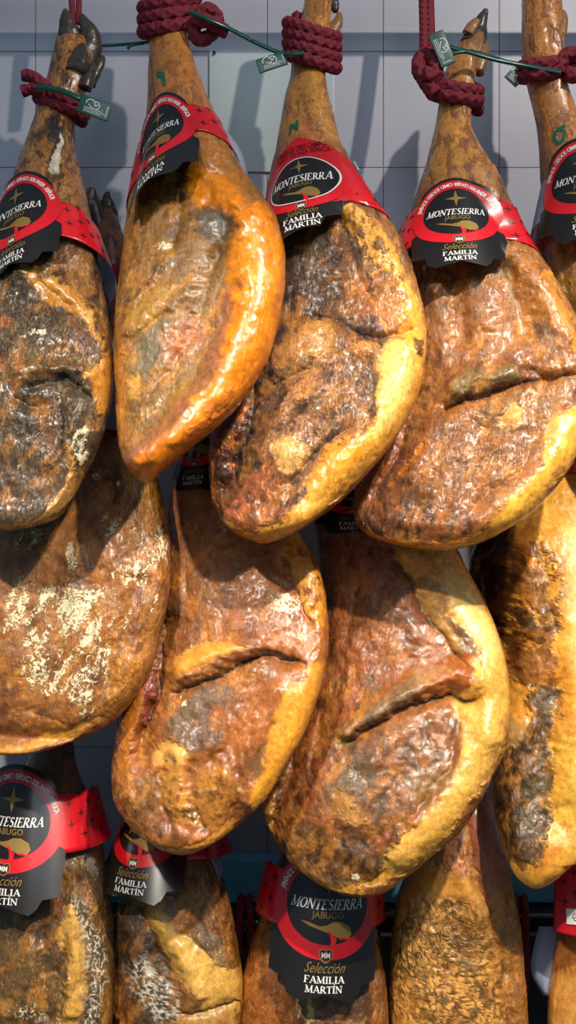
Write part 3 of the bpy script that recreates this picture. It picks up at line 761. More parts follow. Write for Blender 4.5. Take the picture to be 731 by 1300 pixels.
Cc = Ham('c', [(-70, 392, 424), (0, 386, 421), (30, 379, 420), (60, 371, 418), (90, 369, 412), (120, 361, 416), (150, 356, 423), (180, 352, 430), (210, 345, 443), (240, 338, 460), (270, 335, 479), (300, 330, 499), (330, 329, 515), (370, 325, 528), (410, 318, 538),
    (445, 304, 540), (485, 289, 536), (520, 274, 524), (550, 268, 508), (580, 265, 486), (610, 266, 459), (635, 269, 433), (655, 277, 408), (670, 289, 385), (680, 303, 366), (686, 318, 352), (689, 328, 342), (690, 333, 337)], 1.36, 1.18, .3, (150, 96, 52), (96, 56, 34), seed=3, crack=.4,
  paint=[
   ('P', [(340, -90), (450, -90), (440, 240), (340, 220)], (196, 136, 62), 10, 8),
   ('B', [(340, -90), (450, -90), (440, 240), (340, 220)], (158, 96, 44), 20, .1, .7),
   ('P', [(385, 155), (402, 160), (405, 185), (380, 185)], (196, 110, 66), 6, 6, .6),
   ('P', [(335, 290), (400, 270), (425, 290), (440, 340), (430, 400), (370, 395), (350, 440), (330, 470), (310, 470), (320, 380)], (70, 44, 32), 6, 10),
   ('P', [(362, 300), (400, 285), (420, 310), (410, 345), (375, 350)], (96, 74, 58), 8, 8, .8),
   ('P', [(424, 250), (440, 253), (478, 285), (505, 325), (530, 380), (545, 430), (540, 490), (515, 550), (470, 600), (420, 640), (375, 676), (330, 695), (300, 680), (310, 672), (360, 658), (385, 630), (400, 590), (430, 560), (465, 540), (478, 510), (480, 470), (500, 450), (515, 430), (480, 420), (470, 380), (465, 340), (450, 310), (430, 290), (424, 268)], (232, 166, 64), 4, 6),
   ('P', [(480, 440), (505, 430), (528, 450), (520, 500), (490, 545), (470, 560), (476, 500)], (246, 206, 118), 8, 6, .8),
   ('P', [(410, 560), (450, 550), (470, 565), (430, 610), (400, 610)], (236, 150, 34), 8, 8, .9),
   ('B', [(424, 250), (478, 285), (530, 380), (520, 400), (470, 360), (440, 320), (426, 280)], (96, 52, 24), 12, .02, .85),
   ('P', [(455, 345), (500, 350), (520, 395), (510, 428), (480, 415), (450, 395)], (158, 92, 46), 8, 12, .8),
   ('L', [(424, 262), (440, 300), (462, 340), (474, 380)], 6, (60, 34, 22), 3, 6, .85),
   ('P', [(335, 460), (360, 430), (395, 402), (425, 410), (428, 440), (400, 470), (370, 480), (345, 500)], (190, 138, 76), 5, 9, .9),
   ('L', [(338, 470), (352, 478), (385, 456), (404, 448)], 7, (128, 106, 80), 3, 5, .85),
   ('P', [(345, 500), (372, 482), (400, 470), (440, 460), (460, 480), (455, 520), (420, 560), (380, 580), (345, 545), (335, 520)], (160, 112, 82), 8, 12, .9),
   ('B', [(330, 480), (470, 440), (470, 540), (380, 600), (340, 560)], (76, 50, 44), 14, .02, .85),
   ('P', [(446, 440), (458, 432), (472, 438), (470, 452), (455, 458)], (206, 140, 78), 4, 3),
   ('L', [(466, 470), (478, 480), (474, 525), (460, 545), (440, 545)], 11, (64, 36, 26), 4, 7, .9),
   ('L', [(430, 540), (400, 570), (375, 605)], 13, (70, 50, 36), 4, 6, .85),
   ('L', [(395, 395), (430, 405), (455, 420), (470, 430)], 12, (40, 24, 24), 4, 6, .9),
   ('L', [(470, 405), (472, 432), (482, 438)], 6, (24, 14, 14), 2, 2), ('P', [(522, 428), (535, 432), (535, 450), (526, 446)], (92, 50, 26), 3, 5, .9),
   ('P', [(300, 480), (330, 470), (336, 500), (330, 545), (320, 580), (290, 620), (272, 640), (268, 560), (285, 520)], (80, 38, 18), 6, 9),
   ('B', [(268, 540), (330, 480), (320, 580), (272, 640)], (204, 112, 28), 9, .15, .9), ('L', [(322, 480), (318, 530), (304, 580)], 9, (30, 16, 14), 4, 5, .9),
   ('L', [(272, 560), (270, 600), (272, 640)], 7, (214, 128, 40), 3, 5, .8),
   ('P', [(345, 560), (370, 552), (390, 570), (380, 600), (350, 590)], (226, 182, 110), 6, 6, .9),
   ('P', [(310, 600), (340, 580), (370, 620), (350, 660), (310, 670), (280, 660)], (160, 82, 40), 8, 12, .9), ('B', [(275, 630), (350, 620), (360, 660), (300, 685)], (90, 50, 30), 16, .1, .8),
   ('P', [(312, 590), (326, 582), (332, 595), (318, 604)], (66, 48, 40), 3, 4, .9),
   ('L', [(275, 655), (300, 678), (335, 688), (370, 676)], 7, (216, 146, 54), 3, 4, .8),
   ('G', [(330, 300), (470, 300), (470, 540), (330, 660), (270, 640)], .75, 14), ('G', [(424, 250), (478, 285), (530, 380), (500, 400), (440, 320)], .6, 8)],
  height=[('R', [(440, 265), (490, 320), (520, 390)], 24, 9), ('R', [(518, 450), (500, 520), (440, 590), (380, 650)], 30, 13), ('V', [(400, 398), (440, 412), (475, 432), (520, 420)], 7, -11), ('R', [(425, 290), (410, 350), (400, 390)], 30, -6),
   ('V', [(424, 258), (445, 320), (468, 380)], 6, -5), ('R', [(345, 470), (390, 415), (425, 420)], 18, 8), ('V', [(340, 482), (352, 492), (400, 460)], 5, -7), ('R', [(456, 446), (460, 446)], 11, 6), ('V', [(446, 540), (400, 575), (372, 612)], 7, -7),
   ('V', [(470, 465), (476, 500), (460, 540)], 6, -5), ('R', [(365, 575), (370, 580)], 20, 6), ('V', [(328, 460), (318, 540), (285, 620)], 13, -17), ('R', [(286, 540), (275, 600)], 14, 3), ('R', [(400, 510), (430, 490)], 22, 4), ('V', [(320, 592), (324, 594)], 7, -6),
   ('V', [(340, 560), (380, 530), (440, 480)], 5, -4), ('V', [(345, 520), (400, 500)], 5, 3)])
label(Cc, 'ham with charred black-and-brown face and yellow rim, under the oval-badged red band')

D = Ham('d', [(38, 592, 616, .8), (60, 577, 614, .85), (85, 566, 606), (110, 560, 602), (135, 556, 598), (160, 552, 597), (185, 546, 606), (210, 539, 620), (240, 529, 636), (280, 519, 653), (320, 514, 675), (360, 513, 700), (400, 512, 722), (440, 511, 736), (480, 506, 744), (520, 496, 744),
    (550, 485, 739), (580, 470, 729), (605, 458, 714), (625, 451, 698), (645, 448, 679), (660, 450, 660), (672, 457, 640), (683, 472, 620), (690, 493, 602), (695, 515, 585), (698, 540, 570), (699, 553, 557)], 1.37, 1.20, .28, (152, 92, 44), (116, 66, 34), seed=4, crack=.2, ratio=.46,
  paint=[
   ('P', [(520, 20), (660, 20), (650, 250), (520, 250)], (202, 142, 70), 10, 8),
   ('B', [(520, 20), (660, 20), (650, 250), (520, 250)], (156, 92, 48), 16, .12, .75),
   ('P', [(575, 30), (625, 20), (622, 62), (600, 62), (585, 60)], (128, 90, 58), 6, 8, .8),
   ('P', [(573, 135), (580, 140), (584, 156), (576, 150)], (120, 70, 56), 2, 2, .8), ('L', [(588, 165), (590, 200), (600, 230)], 3, (140, 80, 60), 2, 5, .7),
   ('P', [(620, 305), (650, 310), (690, 345), (712, 400), (720, 440), (700, 436), (665, 425), (650, 390), (640, 350)], (178, 112, 44), 6, 8, .9),
   ('L', [(690, 350), (712, 395), (730, 440)], 16, (218, 148, 58), 5, 6, .8), ('P', [(672, 400), (700, 408), (708, 430), (680, 430)], (92, 66, 52), 5, 8, .8),
   ('L', [(640, 340), (655, 385), (665, 420)], 9, (116, 100, 66), 5, 5, .8),
   ('P', [(520, 320), (560, 330), (600, 340), (640, 360), (660, 440), (640, 470), (580, 480), (545, 480), (520, 440)], (156, 96, 44), 14, 10, .7),
   ('B', [(515, 340), (640, 340), (650, 470), (520, 480)], (124, 72, 30), 30, .1, .6),
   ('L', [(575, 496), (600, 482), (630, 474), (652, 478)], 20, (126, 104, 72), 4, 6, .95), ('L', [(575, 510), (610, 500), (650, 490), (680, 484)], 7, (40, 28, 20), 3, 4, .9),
   ('P', [(590, 520), (680, 490), (740, 470), (735, 500), (680, 540), (650, 560), (600, 550)], (150, 106, 72), 8, 10, .85),
   ('P', [(634, 522), (648, 515), (664, 522), (660, 540), (640, 545), (632, 535)], (226, 170, 90), 3, 3),
   ('P', [(560, 530), (590, 525), (620, 545), (680, 545), (640, 600), (580, 640), (560, 640), (545, 600), (550, 560)], (140, 90, 58), 8, 10, .8),
   ('P', [(745, 510), (745, 560), (715, 610), (650, 665), (590, 705), (500, 695), (560, 690), (610, 680), (630, 650), (650, 620), (680, 600), (690, 545), (720, 520)], (232, 172, 66), 5, 7),
   ('L', [(684, 548), (682, 590), (640, 630), (620, 660)], 10, (168, 118, 82), 5, 9, .6),
   ('P', [(500, 540), (540, 520), (545, 560), (520, 600), (490, 625), (470, 640), (452, 650), (460, 610), (485, 570)], (140, 72, 26), 8, 9, .9),
   ('L', [(530, 530), (510, 580), (486, 620)], 8, (88, 42, 18), 4, 7, .9), ('L', [(540, 565), (515, 595), (500, 620)], 7, (222, 134, 42), 3, 5, .9), ('L', [(540, 600), (520, 625), (500, 640)], 9, (196, 110, 42), 5, 8, .7),
   ('P', [(450, 640), (480, 620), (520, 620), (560, 640), (600, 650), (600, 680), (540, 692), (480, 690), (450, 670)], (136, 78, 40), 8, 10, .9),
   ('B', [(450, 625), (600, 640), (620, 685), (480, 695)], (70, 42, 28), 14, 0, .85), ('P', [(510, 605), (540, 600), (560, 610), (565, 640), (520, 640)], (104, 66, 44), 8, 12, .8),
   ('L', [(455, 672), (490, 690), (550, 696), (600, 688), (640, 668)], 9, (222, 146, 52), 3, 4, .9),
   ('G', [(520, 480), (720, 440), (700, 520), (640, 640), (460, 690), (450, 620)], .5, 14)],
  height=[('R', [(640, 320), (690, 370), (722, 430)], 20, 9), ('R', [(642, 345), (655, 380), (668, 420)], 14, -9), ('R', [(560, 330), (545, 440)], 24, 5), ('R', [(600, 360), (612, 400), (610, 440)], 20, 5), ('R', [(578, 350), (582, 430)], 14, -5),
   ('R', [(580, 494), (605, 480), (650, 474)], 14, 10), ('V', [(572, 514), (605, 506), (650, 492), (700, 480)], 6, -12), ('R', [(648, 530), (650, 532)], 14, 7), ('R', [(700, 470), (735, 465)], 14, 6), ('V', [(665, 470), (700, 480), (735, 478)], 6, -6),
   ('R', [(725, 540), (690, 600), (630, 655), (570, 680)], 30, 11), ('V', [(682, 555), (650, 610), (600, 640)], 8, -5), ('V', [(532, 500), (508, 580), (478, 630)], 13, -17), ('R', [(545, 540), (520, 600)], 14, 6), ('R', [(620, 550), (600, 600)], 18, -5),
   ('V', [(600, 530), (610, 540), (625, 545), (625, 530), (608, 522)], 4, -4), ('R', [(540, 618), (542, 622)], 16, 7), ('V', [(556, 600), (566, 630), (560, 650)], 4, -5), ('R', [(500, 660), (560, 665)], 16, 5), ('V', [(640, 560), (600, 600), (580, 640)], 4, 3), ('V', [(690, 560), (655, 600), (610, 620)], 4, 2)])
label(D, 'wide brown ham with ridge across its face and yellow lower rim, fourth in top row')

E = Ham('e', [(-70, 668, 705), (0, 663, 712), (30, 663, 714), (60, 664, 715), (85, 667, 717), (110, 671, 720), (135, 677, 728), (165, 683, 742), (200, 686, 760), (250, 690, 785), (300, 693, 808), (345, 694, 826), (385, 704, 842), (420, 714, 850), (470, 726, 856), (520, 735, 850), (580, 750, 830), (620, 770, 805), (635, 785, 790)], 1.38, 1.26, .2, (166, 110, 50), (126, 78, 36), seed=5, crack=.15, step=2.2,
  paint=[('P', [(650, -80), (800, -80), (760, 190), (670, 200)], (196, 130, 66), 10, 8), ('B', [(650, -80), (800, -80), (760, 190), (670, 200)], (140, 80, 42), 20, .05, .7),
   ('P', [(690, 285), (731, 285), (731, 420), (690, 380)], (152, 112, 48), 8, 8, .8), ('F', [(724, 360), (740, 360), (740, 405), (724, 405)], .7, 4)],
  height=[('R', [(700, 300), (712, 400)], 10, 3), ('V', [(712, 290), (722, 400)], 6, -4), ('V', [(690, 20), (700, 60)], 6, -3)])
label(E, 'ham cut by the right edge, olive-brown flesh, rope above and round dark badge')

# ================= middle row
Gh = Ham('g', [(268, 112, 146, .85), (290, 112, 154), (315, 113, 160), (345, 116, 163), (400, 112, 162), (450, 112, 158), (500, 115, 154), (535, 116, 153), (560, 108, 168), (575, 97, 181), (590, 82, 191), (605, 60, 199), (640, 0, 207), (670, -30, 212), (700, -50, 214), (740, -70, 214), (770, -80, 211), (800, -85, 203), (835, -88, 195), (865, -85, 180),
    (890, -78, 163), (910, -68, 143), (927, -56, 115), (940, -42, 82), (948, -28, 55), (953, -12, 32), (955, 2, 14)], 1.43, 1.24, .2, (162, 104, 56), (126, 76, 42), seed=6, crack=.2, ratio=.42, flat=2.7,
  paint=[('P', [(90, 250), (180, 250), (170, 345), (100, 345)], (130, 76, 48), 8, 8), ('B', [(90, 250), (180, 250), (170, 500), (100, 500)], (70, 42, 30), 14, .05, .8),
   ('P', [(110, 530), (160, 530), (150, 575), (110, 580)], (170, 88, 34), 8, 6),
   ('P', [(150, 570), (195, 600), (205, 640), (190, 655), (165, 630), (145, 600)], (186, 130, 50), 8, 8, .9), ('P', [(125, 585), (150, 590), (155, 605), (148, 640), (138, 640), (138, 610)], (96, 62, 38), 4, 6, .8),
   ('F', [(118, 598), (134, 600), (134, 606), (118, 604)], .9, 2), ('F', [(142, 606), (152, 606), (150, 620), (142, 622)], .95, 2),
   ('F', [(125, 650), (158, 650), (155, 680), (128, 682)], .72, 5), ('F', [(165, 660), (200, 670), (212, 700), (205, 730), (170, 700)], .62, 6), ('F', [(196, 655), (214, 680), (214, 730), (205, 700)], .85, 3),
   ('F', [(0, 740), (45, 720), (60, 760), (30, 800), (0, 820)], .74, 8), ('F', [(50, 745), (125, 740), (140, 760), (138, 800), (125, 870), (110, 900), (85, 905), (95, 830), (60, 800), (10, 830), (20, 850), (50, 860), (60, 800), (45, 770)], .78, 8), ('F', [(20, 800), (110, 780), (115, 850), (70, 895), (20, 860)], .72, 8),
   ('F', [(85, 685), (100, 685), (94, 745), (82, 740)], .85, 3), ('F', [(148, 715), (190, 700), (195, 740), (155, 760)], .72, 6), ('F', [(50, 700), (70, 710), (55, 730), (40, 730)], .6, 4), ('F', [(95, 905), (125, 890), (120, 925), (95, 925)], .8, 4), ('F', [(185, 750), (200, 760), (195, 790), (182, 790)], .6, 3), ('F', [(155, 760), (168, 760), (160, 800), (150, 800)], .6, 3),
   ('F', [(138, 730), (150, 730), (140, 860), (118, 900), (128, 850)], .7, 3),
   ('P', [(105, 690), (145, 690), (150, 720), (120, 730)], (190, 120, 62), 8, 8, .8), ('P', [(-80, 620), (60, 620), (70, 680), (10, 690), (-80, 700)], (112, 92, 66), 10, 8, .8),
   ('F', [(20, 675), (80, 655), (72, 685), (20, 712)], .62, 6),
   ('P', [(155, 810), (180, 820), (175, 850), (150, 890), (130, 910), (135, 860)], (186, 126, 52), 6, 8, .9), ('B', [(140, 760), (210, 760), (170, 880), (130, 900)], (112, 68, 34), 11, .1, .6),
   ('P', [(-60, 870), (90, 900), (110, 930), (60, 950), (-60, 950)], (158, 98, 54), 10, 10, .8), ('L', [(-40, 958), (30, 952), (80, 936), (130, 915)], 10, (222, 158, 60), 4, 4, .9), ('P', [(17, 913), (30, 915), (28, 924), (16, 922)], (66, 50, 44), 2, 2, .8),
   ('L', [(0, 905), (40, 900), (60, 905)], 3, (90, 60, 40), 2, 4, .6)],
  height=[('R', [(100, 690), (96, 760)], 10, 4), ('R', [(140, 690), (150, 720)], 24, 5), ('V', [(115, 740), (116, 850)], 8, -5), ('R', [(135, 870), (150, 800), (175, 740)], 12, -5), ('R', [(165, 840), (150, 880)], 16, 7), ('V', [(138, 600), (140, 650)], 6, -7), ('R', [(170, 590), (190, 620)], 14, 5), ('R', [(120, 600), (115, 640)], 14, 4),
   ('R', [(40, 760), (60, 850)], 40, -4), ('R', [(-20, 930), (60, 940), (110, 925)], 10, -4), ('V', [(30, 900), (90, 925)], 5, -2), ('R', [(-30, 700), (60, 690)], 20, 4), ('R', [(195, 680), (205, 760)], 12, 4)])
label(Gh, 'rounded brown ham crusted with creamy white flakes, left side of the middle row')

Hh = Ham('h', [(430, 262, 296), (500, 252, 292), (560, 236, 286), (600, 223, 310), (640, 216, 350), (680, 212, 384), (720, 209, 405), (760, 200, 414), (800, 185, 416), (835, 172, 413), (870, 160, 405), (900, 153, 395), (930, 148, 381), (960, 145, 363), (990, 143, 346), (1010, 144, 330), (1030, 151, 311), (1048, 165, 291), (1062, 180, 272), (1073, 196, 256), (1080, 212, 243), (1083, 222, 234), (1084, 226, 230)], 1.42, 1.19, .28, (164, 98, 52), (132, 76, 42), seed=7, crack=.15,
  paint=[('P', [(240, 620), (300, 600), (370, 680), (380, 740), (360, 770), (250, 780), (225, 750)], (160, 96, 50), 10, 10, .9), ('P', [(345, 700), (385, 655), (410, 720), (418, 800), (400, 790), (375, 740)], (226, 156, 56), 5, 7),
   ('B', [(340, 690), (400, 680), (412, 790), (370, 770)], (132, 66, 38), 13, .05, .9), ('P', [(370, 640), (395, 640), (405, 680), (380, 690)], (222, 164, 70), 6, 6),
   ('F', [(335, 745), (365, 745), (385, 775), (355, 780), (336, 770)], .85, 4), ('F', [(298, 690), (320, 690), (316, 720), (300, 715)], .45, 4), ('F', [(265, 725), (290, 722), (286, 745), (268, 742)], .5, 4), ('F', [(270, 650), (290, 660), (290, 675), (270, 668)], .6, 3), ('F', [(326, 835), (350, 845), (346, 862), (326, 855)], .6, 3), ('F', [(232, 795), (242, 795), (240, 815), (230, 812)], .6, 2), ('F', [(224, 880), (236, 880), (236, 900), (226, 900)], .8, 2),
   ('P', [(222, 840), (240, 822), (275, 812), (318, 818), (320, 826), (280, 838), (245, 860), (226, 862)], (218, 158, 66), 4, 6, .95),
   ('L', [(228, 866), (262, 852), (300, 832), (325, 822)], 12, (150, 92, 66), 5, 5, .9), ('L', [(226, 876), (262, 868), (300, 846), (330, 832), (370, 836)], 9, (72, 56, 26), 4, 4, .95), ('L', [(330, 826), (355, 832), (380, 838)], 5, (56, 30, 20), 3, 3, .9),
   ('P', [(245, 880), (300, 860), (300, 900), (270, 950), (225, 960), (212, 920), (225, 895)], (112, 84, 70), 8, 10, .95), ('P', [(262, 900), (290, 890), (290, 920), (268, 925)], (176, 104, 64), 6, 8, .9), ('P', [(300, 860), (345, 860), (330, 930), (300, 960), (285, 950)], (172, 100, 54), 8, 10, .8),
   ('P', [(345, 930), (355, 930), (340, 980), (310, 990), (320, 960)], (118, 84, 60), 6, 8, .9), ('P', [(350, 890), (415, 820), (416, 880), (385, 950), (340, 1015), (330, 990), (345, 950)], (230, 158, 52), 7, 9), ('P', [(320, 990), (350, 960), (350, 1000), (320, 1030)], (232, 164, 52), 6, 6),
   ('P', [(195, 950), (215, 935), (240, 950), (236, 965), (215, 975), (196, 970)], (228, 174, 92), 5, 6), ('P', [(205, 970), (240, 970), (238, 1010), (250, 1040), (225, 1050), (205, 1010)], (216, 152, 72), 7, 7, .9), ('P', [(165, 990), (205, 975), (205, 1030), (190, 1050), (160, 1025)], (140, 92, 52), 8, 10, .85), ('P', [(245, 985), (295, 970), (300, 1010), (262, 1060), (245, 1040)], (186, 126, 54), 8, 10, .8),
   ('B', [(160, 960), (330, 960), (260, 1080), (160, 1060)], (110, 72, 40), 14, .12, .8), ('L', [(160, 1050), (200, 1078), (240, 1082), (290, 1050)], 9, (216, 150, 62), 3, 4, .85), ('F', [(238, 1030), (256, 1030), (254, 1044), (238, 1044)], .9, 2),
   ('P', [(145, 960), (165, 870), (185, 860), (175, 900), (165, 960), (160, 990), (145, 1000)], (198, 122, 44), 5, 7, .9), ('L', [(200, 830), (190, 880), (178, 940)], 14, (112, 52, 26), 6, 6, .9), ('L', [(188, 850), (180, 910)], 6, (150, 60, 50), 3, 4, .8), ('L', [(222, 600), (214, 680), (212, 760)], 8, (110, 50, 24), 6, 4, .7),
   ('S', [(350, 640), (420, 700), (420, 900), (300, 1060), (200, 1080), (200, 950), (330, 950)], .8, 10)],
  height=[('R', [(390, 660), (402, 730), (408, 820)], 14, 6), ('V', [(358, 700), (372, 755), (392, 790)], 6, -6), ('V', [(224, 880), (268, 868), (320, 834), (375, 842)], 7, -12), ('R', [(230, 850), (270, 832), (320, 820)], 15, 9), ('R', [(300, 860), (260, 920)], 20, -5), ('R', [(350, 880), (320, 950), (290, 990)], 14, 6), ('V', [(330, 870), (300, 930), (270, 970)], 6, -4),
   ('V', [(212, 790), (200, 870), (176, 960)], 13, -24), ('R', [(178, 880), (160, 950)], 12, 6), ('V', [(216, 640), (212, 740)], 8, -6), ('R', [(395, 850), (370, 940), (320, 1010)], 24, 9), ('R', [(225, 960), (230, 1020)], 16, 7), ('V', [(206, 960), (204, 1010), (215, 1050)], 5, -5), ('V', [(244, 970), (242, 1010), (256, 1050)], 5, -5), ('R', [(160, 970), (160, 1010)], 14, 4), ('V', [(300, 960), (310, 1000), (290, 1040)], 5, -3), ('V', [(240, 700), (236, 790)], 6, -3)])
label(Hh, 'reddish-brown ham with curved crease and golden right rim, beside the flake-crusted ham')

Ih = Ham('i', [(520, 424, 452), (580, 420, 452), (640, 404, 478), (665, 401, 540), (690, 403, 574), (720, 407, 592), (760, 409, 614), (800, 406, 631), (840, 400, 641), (875, 388, 644), (905, 375, 642), (940, 356, 635), (975, 338, 619), (1005, 331, 602), (1030, 331, 584), (1055, 338, 560), (1078, 350, 535), (1095, 364, 517), (1110, 384, 501), (1121, 403, 487), (1128, 420, 474), (1132, 436, 463), (1133.5, 446, 453)], 1.41, 1.20, .3, (146, 84, 42), (112, 60, 32), seed=8, crack=.18,
  paint=[('P', [(405, 680), (500, 690), (530, 760), (570, 830), (600, 850), (590, 880), (520, 880), (450, 920), (410, 900), (400, 800)], (152, 86, 42), 10, 10, .8), ('B', [(405, 680), (500, 690), (560, 820), (450, 900), (405, 880)], (104, 52, 28), 26, .1, .7),
   ('P', [(497, 690), (575, 685), (615, 760), (645, 830), (650, 900), (630, 960), (590, 1030), (530, 1090), (480, 1130), (468, 1110), (490, 1070), (550, 1030), (575, 990), (585, 940), (575, 895), (590, 870), (598, 840), (560, 810), (530, 760), (505, 720)], (228, 176, 84), 5, 6),
   ('P', [(560, 700), (600, 750), (630, 820), (620, 850), (600, 820), (575, 760), (550, 720)], (246, 216, 140), 10, 7, .8), ('P', [(500, 690), (560, 690), (560, 710), (505, 712)], (176, 168, 70), 8, 6, .6),  # bright shoulder highlight and greenish shadow under the upper ham, both painted in
   ('P', [(525, 735), (550, 735), (570, 770), (585, 800), (600, 830), (598, 842), (575, 825), (550, 795), (530, 765)], (170, 128, 78), 6, 8, .8), ('P', [(560, 775), (590, 800), (602, 828), (598, 842), (585, 830), (575, 800)], (112, 82, 68), 4, 5, .9), ('P', [(585, 830), (602, 830), (604, 842), (592, 845)], (200, 100, 30), 2, 2, .7),
   ('L', [(505, 715), (535, 775), (580, 830)], 4, (92, 56, 34), 2, 4, .8),
   ('P', [(438, 920), (450, 905), (500, 870), (530, 850), (550, 855), (530, 880), (480, 910), (446, 932)], (126, 98, 80), 5, 6, .95), ('P', [(520, 850), (560, 838), (570, 855), (540, 868)], (178, 132, 100), 6, 6, .8),
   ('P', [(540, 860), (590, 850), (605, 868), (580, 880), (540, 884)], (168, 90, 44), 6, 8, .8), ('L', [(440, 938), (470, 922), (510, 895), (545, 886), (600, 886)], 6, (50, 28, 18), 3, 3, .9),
   ('P', [(432, 925), (450, 940), (440, 952), (430, 945)], (156, 140, 70), 4, 4, .9),
   ('P', [(430, 960), (480, 925), (540, 892), (580, 900), (575, 960), (560, 1000), (500, 1050), (440, 1060), (410, 1020)], (146, 96, 66), 8, 10, .9), ('B', [(430, 940), (575, 895), (575, 980), (480, 1060), (400, 1060)], (88, 66, 58), 18, .05, .85),
   ('P', [(425, 985), (450, 955), (480, 960), (475, 1000), (440, 1020), (425, 1010)], (98, 84, 72), 6, 8, .8), ('P', [(425, 1000), (445, 1005), (460, 1040), (440, 1050), (425, 1025)], (196, 146, 84), 5, 7, .8), ('P', [(520, 980), (570, 970), (560, 1010), (520, 1020)], (132, 100, 62), 7, 8, .8),
   ('P', [(350, 1080), (380, 1040), (440, 1060), (490, 1080), (480, 1130), (420, 1135), (370, 1100)], (104, 70, 42), 8, 10, .9), ('B', [(350, 1060), (490, 1060), (480, 1130), (380, 1120)], (56, 38, 26), 12, .0, .8),
   ('P', [(385, 900), (410, 900), (420, 960), (390, 1030), (355, 1070), (350, 1050), (365, 990)], (134, 70, 30), 8, 8, .9), ('L', [(405, 940), (390, 1000), (370, 1050)], 6, (80, 36, 18), 4, 5, .8), ('P', [(328, 1000), (345, 995), (352, 1030), (350, 1075), (332, 1045)], (216, 158, 82), 4, 6, .9), ('P', [(338, 985), (370, 960), (365, 1010), (350, 1030)], (86, 62, 46), 5, 7, .85),
   ('L', [(420, 1130), (470, 1125), (510, 1095), (570, 1040)], 8, (214, 158, 66), 3, 4, .85), ('F', [(452, 1108), (462, 1108), (462, 1118), (452, 1118)], .8, 2), ('S', [(500, 700), (650, 800), (640, 950), (500, 1110)], .8, 12)],
  height=[('R', [(530, 700), (590, 780), (625, 850), (620, 920)], 28, 12), ('V', [(500, 700), (535, 775), (592, 848)], 7, -9), ('R', [(445, 922), (500, 885), (560, 856), (600, 858)], 16, 13), ('V', [(440, 944), (480, 926), (515, 898), (550, 888), (605, 888)], 6, -13), ('R', [(612, 940), (580, 1010), (510, 1080)], 26, 9),
   ('V', [(580, 900), (575, 960), (540, 1020)], 7, -5), ('R', [(560, 800), (590, 832)], 8, 4), ('R', [(470, 960), (500, 930)], 18, 5), ('V', [(500, 930), (515, 975), (480, 1020)], 5, -4), ('V', [(545, 910), (550, 950)], 4, -4), ('V', [(408, 900), (400, 970), (360, 1050)], 8, -7), ('V', [(392, 900), (372, 980), (350, 1050)], 12, -18), ('R', [(350, 990), (340, 1030)], 10, 6), ('R', [(440, 1010), (450, 1040)], 12, 5),
   ('V', [(480, 1060), (530, 1030), (560, 1000)], 4, -3), ('V', [(455, 740), (440, 830), (430, 890)], 6, -3), ('R', [(440, 1090), (470, 1100)], 16, 5), ('V', [(430, 1060), (440, 1100)], 5, -4)])
label(Ih, 'brown ham with V-shaped fold and pale fat collar, centre of the middle row')

